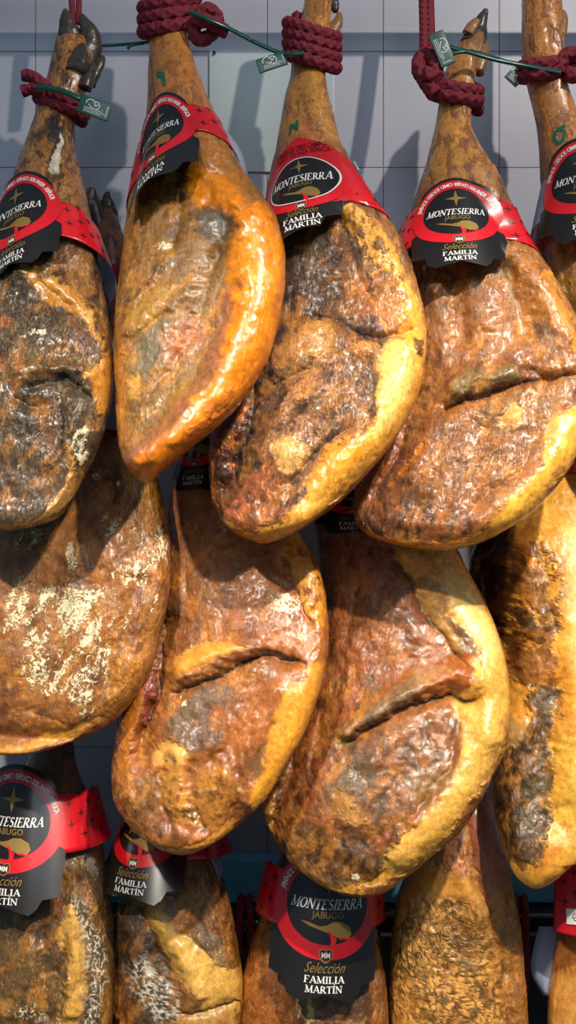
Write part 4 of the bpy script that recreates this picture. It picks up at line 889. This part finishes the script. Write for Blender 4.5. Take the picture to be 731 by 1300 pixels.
Jh = Ham('j', [(520, 712, 745), (580, 690, 752), (620, 662, 780), (650, 634, 800), (680, 610, 815), (720, 598, 828), (760, 600, 836), (800, 612, 842), (850, 628, 846), (900, 632, 845), (950, 628, 838), (1000, 626, 818), (1040, 629, 780), (1065, 634, 748), (1085, 639, 728), (1100, 645, 714), (1112, 652, 702), (1120, 660, 693), (1125, 668, 685), (1127, 675, 679)], 1.42, 1.22, .3, (226, 166, 66), (206, 138, 52), seed=9, crack=.1,
  paint=[('P', [(590, 640), (650, 640), (652, 700), (650, 800), (650, 880), (610, 900), (580, 800)], (70, 38, 24), 6, 6), ('B', [(590, 680), (650, 680), (650, 860), (600, 860)], (120, 60, 32), 14, .1, .7),  # shade of the left side painted in as dark brown
   ('P', [(652, 690), (672, 690), (685, 730), (705, 790), (700, 840), (680, 800), (670, 760), (655, 740)], (120, 70, 32), 6, 9, .85), ('B', [(650, 660), (710, 680), (715, 830), (650, 830)], (84, 46, 24), 13, .0, .85), ('P', [(650, 680), (680, 660), (690, 720), (660, 720)], (216, 134, 34), 8, 8, .7),
   ('P', [(655, 770), (680, 775), (682, 812), (664, 812)], (70, 54, 42), 4, 6, .9), ('L', [(678, 690), (690, 740), (702, 800)], 6, (70, 40, 24), 3, 4, .8), ('P', [(650, 820), (690, 815), (712, 830), (712, 870), (680, 880), (650, 860)], (150, 96, 60), 6, 8, .9),
   ('P', [(665, 880), (710, 870), (712, 910), (698, 960), (705, 1010), (700, 1060), (680, 1100), (650, 1105), (625, 1060), (625, 960), (650, 940), (668, 920)], (76, 54, 34), 6, 8), ('B', [(628, 950), (705, 950), (700, 1100), (640, 1100)], (126, 80, 38), 12, .1, .8), ('P', [(660, 980), (690, 975), (696, 1010), (680, 1060), (664, 1050)], (96, 80, 54), 6, 8, .8),
   ('P', [(636, 890), (660, 890), (665, 930), (640, 960), (628, 950)], (206, 168, 110), 5, 7, .9), ('P', [(642, 878), (668, 885), (668, 915), (652, 920)], (222, 158, 70), 4, 5, .9), ('F', [(668, 870), (678, 872), (676, 890), (670, 890)], .7, 2),
   ('P', [(720, 640), (760, 660), (760, 900), (735, 880), (722, 800)], (250, 222, 150), 12, 8, .8), ('L', [(650, 1100), (680, 1124), (705, 1100), (731, 1070)], 8, (216, 168, 70), 3, 5, .6), ('P', [(700, 940), (740, 920), (740, 1050), (705, 1080), (712, 1000)], (222, 178, 74), 8, 6, .8)],  # paler fat on the right, highlight painted into the colour
  height=[('R', [(622, 700), (634, 800), (640, 870)], 26, -38), ('R', [(668, 700), (672, 800)], 16, 8), ('R', [(620, 720), (630, 800)], 14, -14), ('R', [(700, 880), (690, 960), (698, 1040)], 16, -7), ('V', [(705, 870), (712, 900), (700, 960)], 6, -5), ('R', [(655, 905), (650, 930)], 12, 6), ('R', [(730, 800), (735, 1000)], 24, 9), ('R', [(645, 1000), (650, 1070)], 16, 5), ('V', [(682, 700), (704, 800)], 5, -5)])
label(Jh, 'pale yellow ham with shade-painted left side, at the right edge of the middle row')

# ================= bottom row
Kh = Ham('k', [(850, 52, 84), (900, 48, 88), (940, 42, 92), (970, 34, 96), (1000, 14, 106), (1040, -8, 118), (1080, -24, 129), (1120, -36, 136), (1160, -46, 140), (1200, -54, 142), (1250, -60, 142), (1300, -62, 141), (1360, -60, 135), (1420, -50, 118), (1460, -30, 90), (1480, 0, 60), (1486, 25, 35)], 1.42, 1.24, .15, (112, 84, 48), (76, 56, 36), seed=10, crack=.5, ratio=.6,
  paint=[('P', [(30, 830), (120, 830), (125, 1010), (30, 1010)], (98, 72, 52), 8, 8), ('P', [(75, 960), (110, 960), (108, 1005), (80, 1005)], (150, 96, 66), 6, 6, .8), ('P', [(55, 1075), (130, 1070), (132, 1130), (90, 1140), (50, 1120)], (112, 82, 62), 8, 10, .9),
   ('P', [(35, 1130), (85, 1120), (90, 1150), (60, 1180), (35, 1170)], (140, 84, 40), 6, 9, .9), ('P', [(85, 1145), (105, 1160), (116, 1185), (114, 1230), (108, 1280), (100, 1310), (68, 1310), (78, 1260), (88, 1220), (70, 1200), (80, 1170)], (222, 172, 84), 4, 7), ('L', [(70, 1200), (85, 1215), (86, 1250), (74, 1290)], 6, (96, 58, 46), 4, 5, .8),
   ('P', [(100, 1130), (135, 1130), (140, 1180), (118, 1185)], (150, 106, 66), 6, 8, .8), ('P', [(118, 1180), (142, 1170), (142, 1310), (122, 1310)], (150, 100, 50), 5, 7, .9),
   ('P', [(98, 1145), (108, 1150), (122, 1180), (132, 1185), (134, 1210), (128, 1250), (118, 1290), (106, 1310), (112, 1260), (118, 1210), (110, 1175)], (96, 88, 80), 3, 8, .8), ('N', [(96, 1140), (110, 1146), (124, 1176), (136, 1184), (137, 1210), (131, 1250), (120, 1300), (102, 1310), (110, 1260), (114, 1210), (106, 1175)], (228, 226, 222), 6, .5, .95), ('P', [(105, 1085), (122, 1085), (126, 1110), (112, 1104)], (196, 192, 184), 2, 7, .8), ('P', [(48, 1118), (68, 1116), (62, 1126), (48, 1134)], (190, 184, 170), 2, 6, .8),
   ('P', [(30, 1140), (44, 1138), (42, 1160), (28, 1158)], (170, 160, 120), 3, 6, .8), ('F', [(55, 1230), (68, 1230), (66, 1260), (56, 1255)], .7, 4), ('F', [(10, 1265), (60, 1265), (60, 1300), (10, 1300)], .6, 6),
   ('B', [(0, 1160), (70, 1160), (60, 1300), (0, 1300)], (136, 96, 50), 16, .1, .7)],
  height=[('R', [(95, 1160), (102, 1210), (90, 1280)], 14, 10), ('V', [(84, 1200), (80, 1260), (68, 1300)], 6, -7), ('V', [(116, 1180), (120, 1230), (108, 1300)], 5, -6), ('R', [(80, 1100), (110, 1100)], 16, 5), ('R', [(120, 1140), (130, 1200)], 10, 4), ('V', [(40, 1160), (70, 1130)], 6, -5), ('R', [(40, 1200), (30, 1280)], 16, 6), ('V', [(55, 1180), (58, 1290)], 6, -6)])
label(Kh, 'grey-brown mouldy ham with white powder streak, bottom left corner')
Lh = Ham('l', [(960, 200, 236), (1020, 192, 246), (1060, 180, 262), (1090, 171, 275), (1120, 161, 284), (1150, 152, 292), (1180, 147, 299), (1210, 144, 304), (1240, 143, 308), (1265, 143, 308), (1300, 146, 303), (1350, 152, 296), (1400, 166, 280), (1440, 190, 256), (1458, 212, 234), (1462, 220, 226)], 1.42, 1.27, .15, (150, 96, 48), (108, 70, 40), seed=11, crack=.3, ratio=.62,
  paint=[('P', [(140, 1130), (185, 1150), (200, 1190), (215, 1240), (220, 1310), (140, 1310)], (74, 52, 38), 6, 8), ('P', [(180, 1120), (190, 1115), (200, 1130), (215, 1160), (235, 1190), (265, 1205), (280, 1225), (305, 1215), (312, 1260), (300, 1290), (270, 1285), (240, 1280), (225, 1240), (205, 1195), (185, 1165), (178, 1145)], (222, 176, 88), 4, 6),
   ('P', [(205, 1090), (270, 1080), (285, 1120), (295, 1180), (290, 1220), (265, 1205), (235, 1180), (215, 1140)], (164, 104, 48), 7, 8, .9), ('B', [(210, 1090), (290, 1090), (295, 1220), (230, 1190)], (106, 62, 32), 9, 0, .8), ('P', [(245, 1170), (275, 1180), (285, 1220), (270, 1225), (245, 1200)], (110, 94, 84), 5, 8, .9), ('F', [(245, 1165), (280, 1180), (282, 1228), (250, 1205)], .5, 5),
   ('N', [(196, 1090), (220, 1090), (218, 1150), (202, 1130)], (214, 216, 210), 6, .5, .9), ('P', [(172, 1225), (190, 1222), (215, 1255), (225, 1290), (205, 1300), (180, 1270), (166, 1250)], (84, 76, 70), 4, 9, .85), ('N', [(166, 1218), (192, 1215), (222, 1255), (232, 1290), (205, 1302), (176, 1272), (160, 1250)], (216, 214, 210), 7, .45, .9), ('P', [(225, 1245), (245, 1250), (262, 1280), (240, 1285)], (150, 92, 66), 5, 7, .8), ('L', [(250, 1284), (285, 1284), (305, 1272)], 4, (90, 60, 34), 2, 4, .9),
   ('P', [(152, 1135), (186, 1135), (184, 1152), (170, 1150)], (140, 118, 80), 3, 6, .9), ('P', [(228, 1283), (305, 1283), (300, 1320), (228, 1320)], (196, 152, 76), 6, 6, .8), ('P', [(140, 1230), (165, 1240), (170, 1310), (140, 1310)], (120, 66, 30), 6, 8, .7)],
  height=[('R', [(188, 1125), (205, 1165), (235, 1215), (250, 1260)], 14, 9), ('V', [(178, 1150), (200, 1200), (218, 1260)], 7, -8), ('R', [(260, 1100), (285, 1200)], 20, 5), ('V', [(232, 1185), (262, 1212)], 6, -4), ('R', [(290, 1230), (290, 1260)], 16, 6), ('V', [(235, 1284), (280, 1286), (306, 1274)], 4, -6), ('R', [(165, 1180), (180, 1240)], 14, 4)])
label(Lh, 'ham with pale yellow fat strip beside black mould, second in the bottom row')
Mh = Ham('m', [(1000, 376, 430), (1060, 364, 452), (1110, 350, 466), (1160, 334, 476), (1190, 324, 481), (1220, 314, 486), (1250, 308, 490), (1300, 302, 492), (1350, 304, 490), (1400, 318, 474), (1440, 350, 440), (1456, 380, 412), (1460, 392, 400)], 1.40, 1.27, .12, (150, 86, 40), (110, 64, 34), seed=12, crack=.3, ratio=.6,
  paint=[('P', [(370, 1240), (480, 1220), (490, 1320), (370, 1320)], (126, 86, 58), 8, 9, .9), ('B', [(380, 1240), (480, 1240), (480, 1310), (380, 1310)], (90, 60, 46), 12, 0, .8), ('P', [(303, 1200), (370, 1180), (378, 1240), (370, 1320), (300, 1320)], (168, 96, 42), 7, 8, .8), ('P', [(388, 1260), (398, 1260), (398, 1295), (390, 1300)], (224, 196, 120), 2, 4, .9), ('L', [(470, 1200), (475, 1300)], 8, (180, 110, 44), 4, 6, .8), ('F', [(375, 1230), (382, 1230), (382, 1300), (374, 1300)], .7, 2)],
  height=[('V', [(378, 1230), (374, 1310)], 7, -7), ('V', [(472, 1220), (474, 1310)], 6, -6), ('R', [(430, 1250), (430, 1300)], 14, 4), ('R', [(340, 1200), (335, 1300)], 20, 5)])
label(Mh, 'reddish-brown ham behind the big black front badge, middle of the bottom row')
Nh = Ham('n', [(880, 590, 612), (950, 588, 612), (1000, 578, 619), (1030, 564, 628), (1060, 546, 635), (1090, 528, 643), (1120, 514, 650), (1150, 504, 655), (1180, 499, 659), (1220, 496, 663), (1260, 495, 666), (1300, 495, 668), (1350, 498, 664), (1400, 512, 645), (1440, 540, 610), (1456, 564, 588), (1460, 573, 579)], 1.42, 1.27, .1, (220, 164, 82), (196, 138, 66), seed=13, crack=.2, ratio=.62,
  paint=[('P', [(578, 1000), (600, 990), (640, 1000), (660, 1080), (675, 1200), (672, 1320), (650, 1320), (640, 1240), (618, 1150), (606, 1100), (590, 1060), (582, 1040)], (160, 98, 56), 3, 3), ('P', [(585, 990), (625, 990), (640, 1090), (650, 1140), (625, 1150), (605, 1090), (590, 1050)], (168, 92, 62), 5, 5, .9), ('P', [(618, 1130), (652, 1120), (665, 1200), (668, 1300), (655, 1310), (640, 1240)], (176, 120, 52), 6, 5, .8),
   ('N', [(498, 1150), (560, 1140), (610, 1150), (640, 1240), (650, 1320), (495, 1320)], (112, 74, 36), 8.5, .5, .8), ('N', [(498, 1150), (560, 1140), (610, 1150), (640, 1240), (650, 1320), (495, 1320)], (92, 60, 34), 15, .6, .7), ('B', [(500, 1180), (640, 1180), (640, 1310), (500, 1310)], (110, 88, 60), 14, .25, .7),
   ('P', [(545, 1080), (580, 1050), (600, 1090), (595, 1110), (560, 1105)], (196, 128, 92), 6, 8, .8), ('B', [(560, 1060), (605, 1060), (600, 1130), (545, 1130)], (150, 86, 44), 7, .1, .7), ('P', [(505, 1110), (550, 1100), (600, 1120), (600, 1140), (540, 1145), (505, 1160)], (218, 150, 62), 8, 6, .8)],
  height=[('V', [(583, 1030), (606, 1100), (622, 1160), (642, 1240), (652, 1310)], 6, -9), ('R', [(575, 1060), (590, 1110), (602, 1160)], 18, 5), ('R', [(640, 1100), (655, 1240)], 12, -5), ('R', [(560, 1080), (566, 1095)], 12, 4), ('R', [(540, 1240), (560, 1300)], 30, 4), ('W', [(498, 1150), (560, 1140), (610, 1150), (640, 1240), (650, 1320), (495, 1320)], 8.5, 2.6)])
label(Nh, 'yellow ham with wrinkled net-like brown skin, fourth in the bottom row')
Oh = Ham('o', [(1000, 745, 790), (1060, 732, 800), (1100, 724, 808), (1150, 714, 820), (1180, 710, 830), (1220, 705, 838), (1260, 699, 842), (1300, 697, 844), (1380, 706, 835), (1430, 730, 810), (1450, 755, 785), (1454, 766, 774)], 1.41, 1.27, .1, (206, 132, 58), (170, 100, 44), seed=14, crack=.15, step=2.2,
  paint=[('P', [(696, 1240), (740, 1240), (740, 1320), (696, 1320)], (214, 160, 84), 6, 7, .7)], height=[('V', [(712, 1200), (706, 1300)], 6, -3)])
label(Oh, 'orange-brown ham cut by the right edge, below the red band with a white sticker')

# ================= hooves, dewclaws, ink marks
def T(h, pts, rad, name, m=None, seed=0, sq=.8):
    h.toe([(x, y, h.Yc(max(y, h.y0))-d) for x, y, d in pts], rad, name, m, seed=seed, sq=sq)
T(A, [(92, 68, 0), (90, 50, .002), (86, 34, .006), (84, 22, .008), (83, 12, .008)], [16, 17, 14, 9, 2.5], 'hoof', seed=1)
T(A, [(106, 80, 0), (114, 60, .002), (113, 42, .006), (107, 28, .008), (103, 19, .008)], [15, 16, 14, 10, 3], 'hoof', seed=2)
T(A, [(98, 92, .026), (101, 72, .022), (102, 52, .016)], [14, 12, 4], 'hoof_skin', seed=3)
T(A, [(112, 106, .0), (119, 92, .0), (127, 80, .0), (131, 72, .0)], [10, 10, 8, 3], 'dewclaw', seed=4)
T(A, [(108, 112, .02), (114, 94, .02), (118, 80, .02)], [9, 8, 3], 'dewclaw', seed=5)
T(Cc, [(408, 10, .0), (418, -2, .0), (424, 6, .002), (426, 15, .004)], [8, 9, 8, 3], 'hoof', seed=6)
T(Cc, [(412, 52, .008), (422, 40, .01), (429, 28, .01), (431, 17, .01)], [9, 9, 7, 3], 'dewclaw', M['skin'], seed=7)
T(D, [(600, 58, .002), (606, 40, .004), (611, 26, .006), (615, 17, .006), (617, 12, .006)], [16, 15, 11, 7, 3], 'hoof', seed=8)
T(D, [(594, 44, .012), (600, 34, .014), (606, 25, .014)], [8, 8, 4], 'hoof_skin', M['skin'], seed=9)
T(D, [(606, 92, .006), (612, 72, .006), (613, 52, .004)], [9, 10, 5], 'dewclaw', M['skin'], seed=10)
T(E, [(702, 62, .01), (710, 45, .012), (715, 25, .012), (714, 14, .012)], [9, 9, 7, 3], 'dewclaw', M['skin'], seed=11)
T(Gh, [(126, 292, .01), (120, 272, .014), (116, 254, .018), (117, 238, .02)], [14, 15, 13, 4], 'hoof', seed=12)
T(Gh, [(139, 282, .006), (138, 264, .008), (136, 252, .01), (137, 244, .01)], [10, 11, 8, 3], 'hoof', seed=13)
T(Gh, [(120, 304, .022), (115, 290, .026), (113, 277, .028)], [8, 9, 3.5], 'dewclaw', seed=14)
B.mark([([(199, 95), (206, 94), (209, 109)], lambda t: 9-6*t)], 'green_ink_mark', M['tealink'])
Cc.mark([([(368, 171), (370, 158)], 3), ([(370, 158), (374, 163), (377, 154)], 3), ([(377, 153), (377, 165)], 3)], 'green_ink_letter', M['tealink'])
E.mark([([(717, 159), (706, 166), (703, 176), (707, 183), (714, 178), (717, 168), (713, 164)], 4)], 'green_ink_mark', M['tealink'])

# ================= paper bands
paper_band(A, 64, 260, 57, 44, 60, tilt=-.1, phi=-.54, slope=.25, wings=(2.3, 3.0), wtop=.25, wbot=-.85, droop=.3, bend=.35)
paper_band(B, 231, 157, 46, 42, 54, tilt=-.14, phi=-.5, slope=.5, wings=(2.0, 2.0), wtop=.62, wbot=-.3, droop=.1, bend=.8)
flap(B, [(286, 164), (303, 185), (313, 210), (317, 242)], [(274, 170), (284, 186), (298, 208), (313, 244)], .0, .03)
paper_band(Cc, 392, 228, 50, 45, 56, tilt=-.12, phi=-.22, slope=.35, kind=2, wings=(2.3, 3.2), wtop=.5, wbot=-.6, droop=.45, bend=.3, sticker=(1.35, .45, .13, .13))
paper_band(D, 572, 270, 54, 42, 68, tilt=-.04, phi=-.06, slope=.3, wings=(2.5, 3.0), wtop=.7, wbot=-.55, droop=.5, bend=.15)
paper_band(E, 734, 226, 56, 48, 50, tilt=-.08, phi=-.12, slope=.3, wings=(2.4, 2.4), wtop=.5, wbot=-.7, droop=.3, bend=.1)
paper_band(Gh, 134, 500, 46, 44, 30, phi=-2.2, slope=.15, wings=(2, 3.2), wtop=.6, wbot=-.95, droop=.1)
paper_band(Hh, 284, 550, 46, 40, 42, tilt=-.05, phi=-.75, slope=.25, wings=(2, 2.6), droop=.3)
paper_band(Ih, 443, 618, 48, 34, 52, phi=.02, slope=.2, wings=(2.2, 2.4), droop=.3, wbot=-.8)
paper_band(Jh, 732, 560, 46, 40, 40, phi=.9, slope=.2, wings=(2.6, 2.0), droop=.1, wbot=-.95)
paper_band(Kh, 54, 1040, 64, 60, 74, tilt=0, phi=-.28, slope=.25, wings=(2.2, 2.4), wtop=.52, wbot=-.64, droop=.1, off=.003)
paper_band(Lh, 214, 1042, 52, 50, 56, tilt=-.04, phi=-.5, slope=.4, wings=(1.8, 3.0), wtop=.3, wbot=-.75, droop=.3)
flap(Lh, [(266, 1062), (280, 1083), (285, 1106), (282, 1120)], [(258, 1066), (266, 1086), (274, 1106), (279, 1120)], .0, .03)
paper_band(Mh, 409, 1143, 68, 66, 78, tilt=.07, phi=.06, slope=.15, wings=(1.65, 1.5), wtop=.52, wbot=-.5, droop=.12, off=.004)
paper_band(Oh, 752, 1146, 58, 58, 72, tilt=-.12, phi=1.5, slope=.2, wings=(3.1, 2.0), wtop=.8, wbot=-.72, droop=-.04, sticker=(-2.55, -.25, .22, .16))
flap(Oh, [(684, 1176), (680, 1190), (677, 1205), (674, 1220), (674, 1234), (680, 1248), (690, 1264)], [(722, 1176), (719, 1190), (717, 1206), (714, 1220), (712, 1236), (710, 1250), (708, 1264)], -.03, -.012)

# ================= ropes
TOPR = 'rope loops on the shanks of the top row'
def K(h, pts):   # points (x, y, distance in front of the leg axis)
    return spline([at(x, y, h.Yc(max(y, h.y0))-d) for x, y, d in pts], .003)
NM = ('coil', 'rope_end', 'rope_end', 'strand', 'strand')
rope('rope', [wrap(78, 118, 30, A.Yc(120), 2.3, 11, tilt=.42, ph=-2.2),
   K(A, [(62, 112, .03), (52, 105, .034), (42, 98, .03), (30, 95, .028)]), K(A, [(60, 122, .03), (48, 114, .032), (40, 113, .03), (28, 116, .028)]),
   K(A, [(93, 30, -.012), (91, 0, -.02), (90, -70, -.035)]), K(A, [(100, 30, -.012), (100, 0, -.02), (101, -70, -.035)])], [6.5, 7, 6.5, 3.6, 3.6],
   'maroon braided rope with frayed knot left of the leftmost top shank', TOPR, names=NM)
rope('rope', [wrap(215, -6, 33, B.Yc(10), 3.4, 15, tilt=-.08, ph=-2.6),
   K(B, [(244, 42, .02), (252, 22, .04), (264, 12, .045), (276, 24, .035), (268, 44, .03), (252, 50, .03), (246, 32, .04), (260, 26, .055), (276, 34, .048), (289, 42, .04)])], [8, 7.5],
   'thick maroon rope wound round shank with a big knot on its right', TOPR, names=('coil', 'knot'))
rope('rope', [wrap(396, 30, 31, Cc.Yc(60), 4.2, 13, tilt=.38, ph=-2.4)], [7], 'maroon rope wound four times round the shank above the oval badge', TOPR)
rope('rope', [wrap(578, 104, 29, D.Yc(110), 2.4, 12, tilt=.25, ph=-2.2),
   K(D, [(552, 120, .03), (540, 102, .032), (531, 84, .03), (540, 70, .03), (553, 80, .036), (550, 96, .04), (537, 94, .044)]),
   K(D, [(538, 78, .02), (538, 30, -.0), (535, -70, -.035)]), K(D, [(547, 78, .02), (546, 30, -.0), (543, -70, -.035)])], [7.5, 9, 5.5, 5.5],
   'maroon rope hanging as a double strand with loop left of the raised hoof', TOPR, names=('coil', 'knot', 'strand'))
rope('rope', [wrap(692, 72, 30, E.Yc(80), 2.2, 13, tilt=-.05, ph=-2.5),
   K(E, [(708, 92, .03), (716, 74, .036), (728, 68, .04), (738, 80, .036), (732, 96, .034), (718, 92, .04)])], [7.5, 8.5],
   'maroon rope round the shank at the upper right corner of the frame', TOPR, names=('coil', 'knot'))
rope('rope', [wrap(140, 336, 27, Gh.Yc(340), 2.6, 11, tilt=-.1, ph=-2.5), K(Gh, [(150, 366, .03), (160, 350, .034), (158, 336, .034), (146, 344, .04), (152, 360, .042)])], [6.5, 6],
   'purple-red rope on the shank half hidden between the first two hams', 'ropes of the lower rows', names=('coil', 'knot'))
def loops(x, y0, y1, label_, Y=1.47):
    P = lambda s_: spline([at(x+s_*7, y1, Y-.022), at(x+s_*8, (y0+y1)/2, Y-.036), at(x+s_*6, y0+12, Y-.030), at(x+s_*5, y0, Y), at(x+s_*6, y0+12, Y+.03), at(x+s_*8, (y0+y1)/2, Y+.03)], .003)
    rope('rope', [P(-1), P(1)], [4.4, 4.4], label_, 'ropes of the lower rows', Y=Y, names=('strand',))
loops(311, 1140, 1225, 'pair of thin red rope strands over the black rail, left of the big badge')
loops(660, 1140, 1262, 'thin red rope strands hanging beside the net-skinned ham')

# ================= green straps with seal plates
def seal(paths, w, lab, plates, names=('strap',)):
    r = empty('seal_strap', paths[0][0])
    for i, p in enumerate(paths):
        v, f = flat_strap(p, w); mesh_obj(names[min(i, len(names)-1)], v, f, M['green'], r)
    for p in plates: tagplate(*p, parent=r)
    return tag(r, lab, 'seal', 'green seal straps on the top row')
seal([K(A, [(45, 110, .048), (60, 112, .052), (80, 116, .055), (98, 124, .053), (106, 130, .045)])], .0075, 'green strap with seal plate on the leftmost top shank', [(120, 137, A.Yc(130)-.052, 42, 23, .33)])
seal([K(A, [(126, 58, -.004), (150, 57, .0), (185, 54, .01), (198, 52, .04)]), K(A, [(162, 62, .006), (168, 57, .006), (182, 55, .01)])], .004, 'thin green cord strung between the first hoof and the second shank', [], ('cord', 'cord_tail'))
seal([K(B, [(241, 15, .055), (262, 24, .068), (290, 36, .055), (320, 52, .045)])[:-1]+K(Cc, [(320, 52, .04), (352, 66, .035), (372, 69, .046), (386, 67, .048)])], .0055, 'green cord from the big rope knot to the third shank, plate at its end', [(345, 79, Cc.Yc(79)-.035, 38, 18, -.32)], ('cord',))
seal([K(D, [(556, 52, .05), (572, 60, .054), (598, 67, .054), (630, 76, .05), (670, 84, .045), (712, 92, .05)]), K(D, [(560, 76, .05), (575, 68, .055), (600, 66, .053), (640, 78, .048)])], .0058, 'green strap joining the fourth and fifth shanks with a tall upright plate', [(561, 62, D.Yc(62)-.057, 45, 20, 1.18), (654, 97, D.Yc(97)-.01, 20, 20, .75)])

# ================= room
def wall_mat():
    m, nt, b = newmat('glazed_tiles'); l = nt.links
    tc = nd(nt, 'ShaderNodeTexCoord'); sp = nd(nt, 'ShaderNodeSeparateXYZ'); l.new(tc.outputs['Object'], sp.inputs[0])
    def line(sock, off):
        a = nd(nt, 'ShaderNodeMath', operation='ADD'); l.new(sock, a.inputs[0]); a.inputs[1].default_value = -off+100.
        w = nd(nt, 'ShaderNodeMath', operation='PINGPONG'); l.new(a.outputs[0], w.inputs[0]); w.inputs[1].default_value = .1
        mr = nd(nt, 'ShaderNodeMapRange'); l.new(w.outputs[0], mr.inputs['Value'])
        for k, v in zip(('From Min', 'From Max', 'To Min', 'To Max'), (.0004, .0012, 1, 0)): mr.inputs[k].default_value = v
        return mr.outputs['Result']
    zoff = CZ+(650-65.5)*WALL/FP
    a = line(sp.outputs['X'], (486.5-365.5)*WALL/FP); c = line(sp.outputs['Z'], zoff)
    mx = nd(nt, 'ShaderNodeMath', operation='MAXIMUM'); l.new(a, mx.inputs[0]); l.new(c, mx.inputs[1])
    n = nd(nt, 'ShaderNodeTexNoise', Scale=2.5, Detail=3.0); l.new(tc.outputs['Object'], n.inputs['Vector'])
    t = nd(nt, 'ShaderNodeMix', data_type='RGBA'); l.new(n.outputs['Fac'], t.inputs['Factor'])
    t.inputs['A'].default_value = (*lin((182, 184, 196)), 1); t.inputs['B'].default_value = (*lin((196, 196, 205)), 1)
    cm = nd(nt, 'ShaderNodeMix', data_type='RGBA'); l.new(mx.outputs[0], cm.inputs['Factor']); l.new(t.outputs['Result'], cm.inputs['A']); cm.inputs['B'].default_value = (*lin((128, 98, 100)), 1)
    l.new(cm.outputs['Result'], b.inputs['Base Color']); b.inputs['Roughness'].default_value = .38; b.inputs['Specular IOR Level'].default_value = .35
    bp = nd(nt, 'ShaderNodeBump', Strength=.6, Distance=.0012, invert=True); l.new(mx.outputs[0], bp.inputs['Height']); l.new(bp.outputs['Normal'], b.inputs['Normal'])
    return m
v, f = box(-1.6, 1.6, WALL, WALL+.1, .2, 3.0)
w = mesh_obj('wall_back', v, f, wall_mat(), None, False); tag(w, kind='structure')
v, f = box(-1.6, 1.6, -1.6, WALL+.1, .1, .2)
w = mesh_obj('floor', v, f, simple('grey_floor', (120, 112, 104), .5), None, False); tag(w, kind='structure')
z = lambda py, Y: CZ-(py-650)*Y/FP
v, f = box(-1.5, 1.5, WALL-.03, WALL-.0005, z(1146, 1.5), z(1092, 1.5), .003)
w = mesh_obj('trim_1', v, f, M['panel'], None, False); tag(w, kind='structure')
v, f = box(-1.5, 1.5, WALL-.012, WALL-.0005, .21, z(1148, 1.52))  # black panel put in where the gaps below the rail are dark
w = mesh_obj('lower_dark_panel', v, f, M['dark'], None, False); tag(w, kind='structure')
def railobj(py, Y, r, lab, hooks=()):
    e = empty('hanging_rail', Vector((0, Y, z(py, Y))))
    v, f = tube([Vector((-1.5, Y, z(py, Y))), Vector((0, Y, z(py, Y))), Vector((1.5, Y, z(py, Y)))], r, 24); mesh_obj('bar', v, f, M['rail'], e)
    for x in (-1.3, -.63, .66, 1.3):
        v, f = box(x-.008, x+.008, Y-.005, WALL+.004, z(py, Y)-.014, z(py, Y)+.006, .002); mesh_obj('bracket', v, f, M['steel'], e, False)
    for hx in hooks:
        p = at(hx, py, Y)
        v, f = tube(spline([p+Vector((0, .0, .035)), p+Vector((0, 0, r+.002)), p+Vector((0, -r-.004, 0)), p+Vector((0, -r-.006, -.03))], .003), .0035, 10); mesh_obj('hook', v, f, M['rail'], e)
    tag(e, lab, 'rail')
railobj(330, 1.475, .017, 'black horizontal hanging rail seen behind the fourth ham')
railobj(1172, 1.47, .022, 'black horizontal rail under the blue strip, behind the bottom row', (312, 478))
railobj(-62, 1.40, .016, 'hanging rail carrying the top row ropes, above the frame')
v, f = box(at(265.5, 0, 1.522).x, at(424, 0, 1.522).x, WALL-.005, WALL-.0005, z(218, 1.525), z(62, 1.525), .001)
w = mesh_obj('acrylic_plate', v, f, M['acrylic'], None, False); tag(w, 'thin pale rectangular plate screwed flat on the tiles behind the second and third shanks', 'plate')
c = at(272, 67, 1.523); v, f = tube([c, c+Vector((0, -.003, 0))], .0025, 12); mesh_obj('screw', v, f, M['rail'], w)

# ================= light
def spot(loc, target, power, col, size, ang=60, blend=.6):
    l = bpy.data.lights.new('ceiling_spot', 'SPOT'); l.energy = power; l.color = col; l.shadow_soft_size = size; l.spot_size = math.radians(ang); l.spot_blend = blend
    o = bpy.data.objects.new('ceiling_spot', l); C.objects.link(o); o.location = loc
    o.rotation_euler = (Vector(target)-Vector(loc)).to_track_quat('-Z', 'Y').to_euler(); return o
spot((.55, .10, 2.75), (.14, 1.25, 1.18), 150, (1, .90, .74), .022, 50, .85)
spot((-.75, .05, 2.70), (-.05, 1.25, 1.14), 104, (1, .90, .75), .03, 52, .8)
spot((.95, .05, 3.3), (.0, 1.4, 1.85), 74, (1, .90, .82), .025, 56, .7)
a = bpy.data.lights.new('cool_area_fill', 'AREA'); a.energy = 9; a.size = 1.6; a.size_y = 1.0; a.shape = 'RECTANGLE'; a.color = (.80, .90, 1)  # soft cool fill light, unseen above and behind the camera
o = bpy.data.objects.new('cool_area_fill', a); C.objects.link(o); o.location = (0, -.6, 2.9); o.rotation_euler = (Vector((0, 1.4, 1.6))-o.location).to_track_quat('-Z', 'Y').to_euler()
wd = bpy.data.worlds.new('world'); bpy.context.scene.world = wd; wd.use_nodes = True
wd.node_tree.nodes['Background'].inputs[0].default_value = (.44, .68, .92, 1); wd.node_tree.nodes['Background'].inputs[1].default_value = .19
vs_ = bpy.context.scene.view_settings
vs_.view_transform = 'Standard'; vs_.look = 'None'; vs_.exposure = .04; vs_.gamma = 1; vs_.use_curve_mapping = False
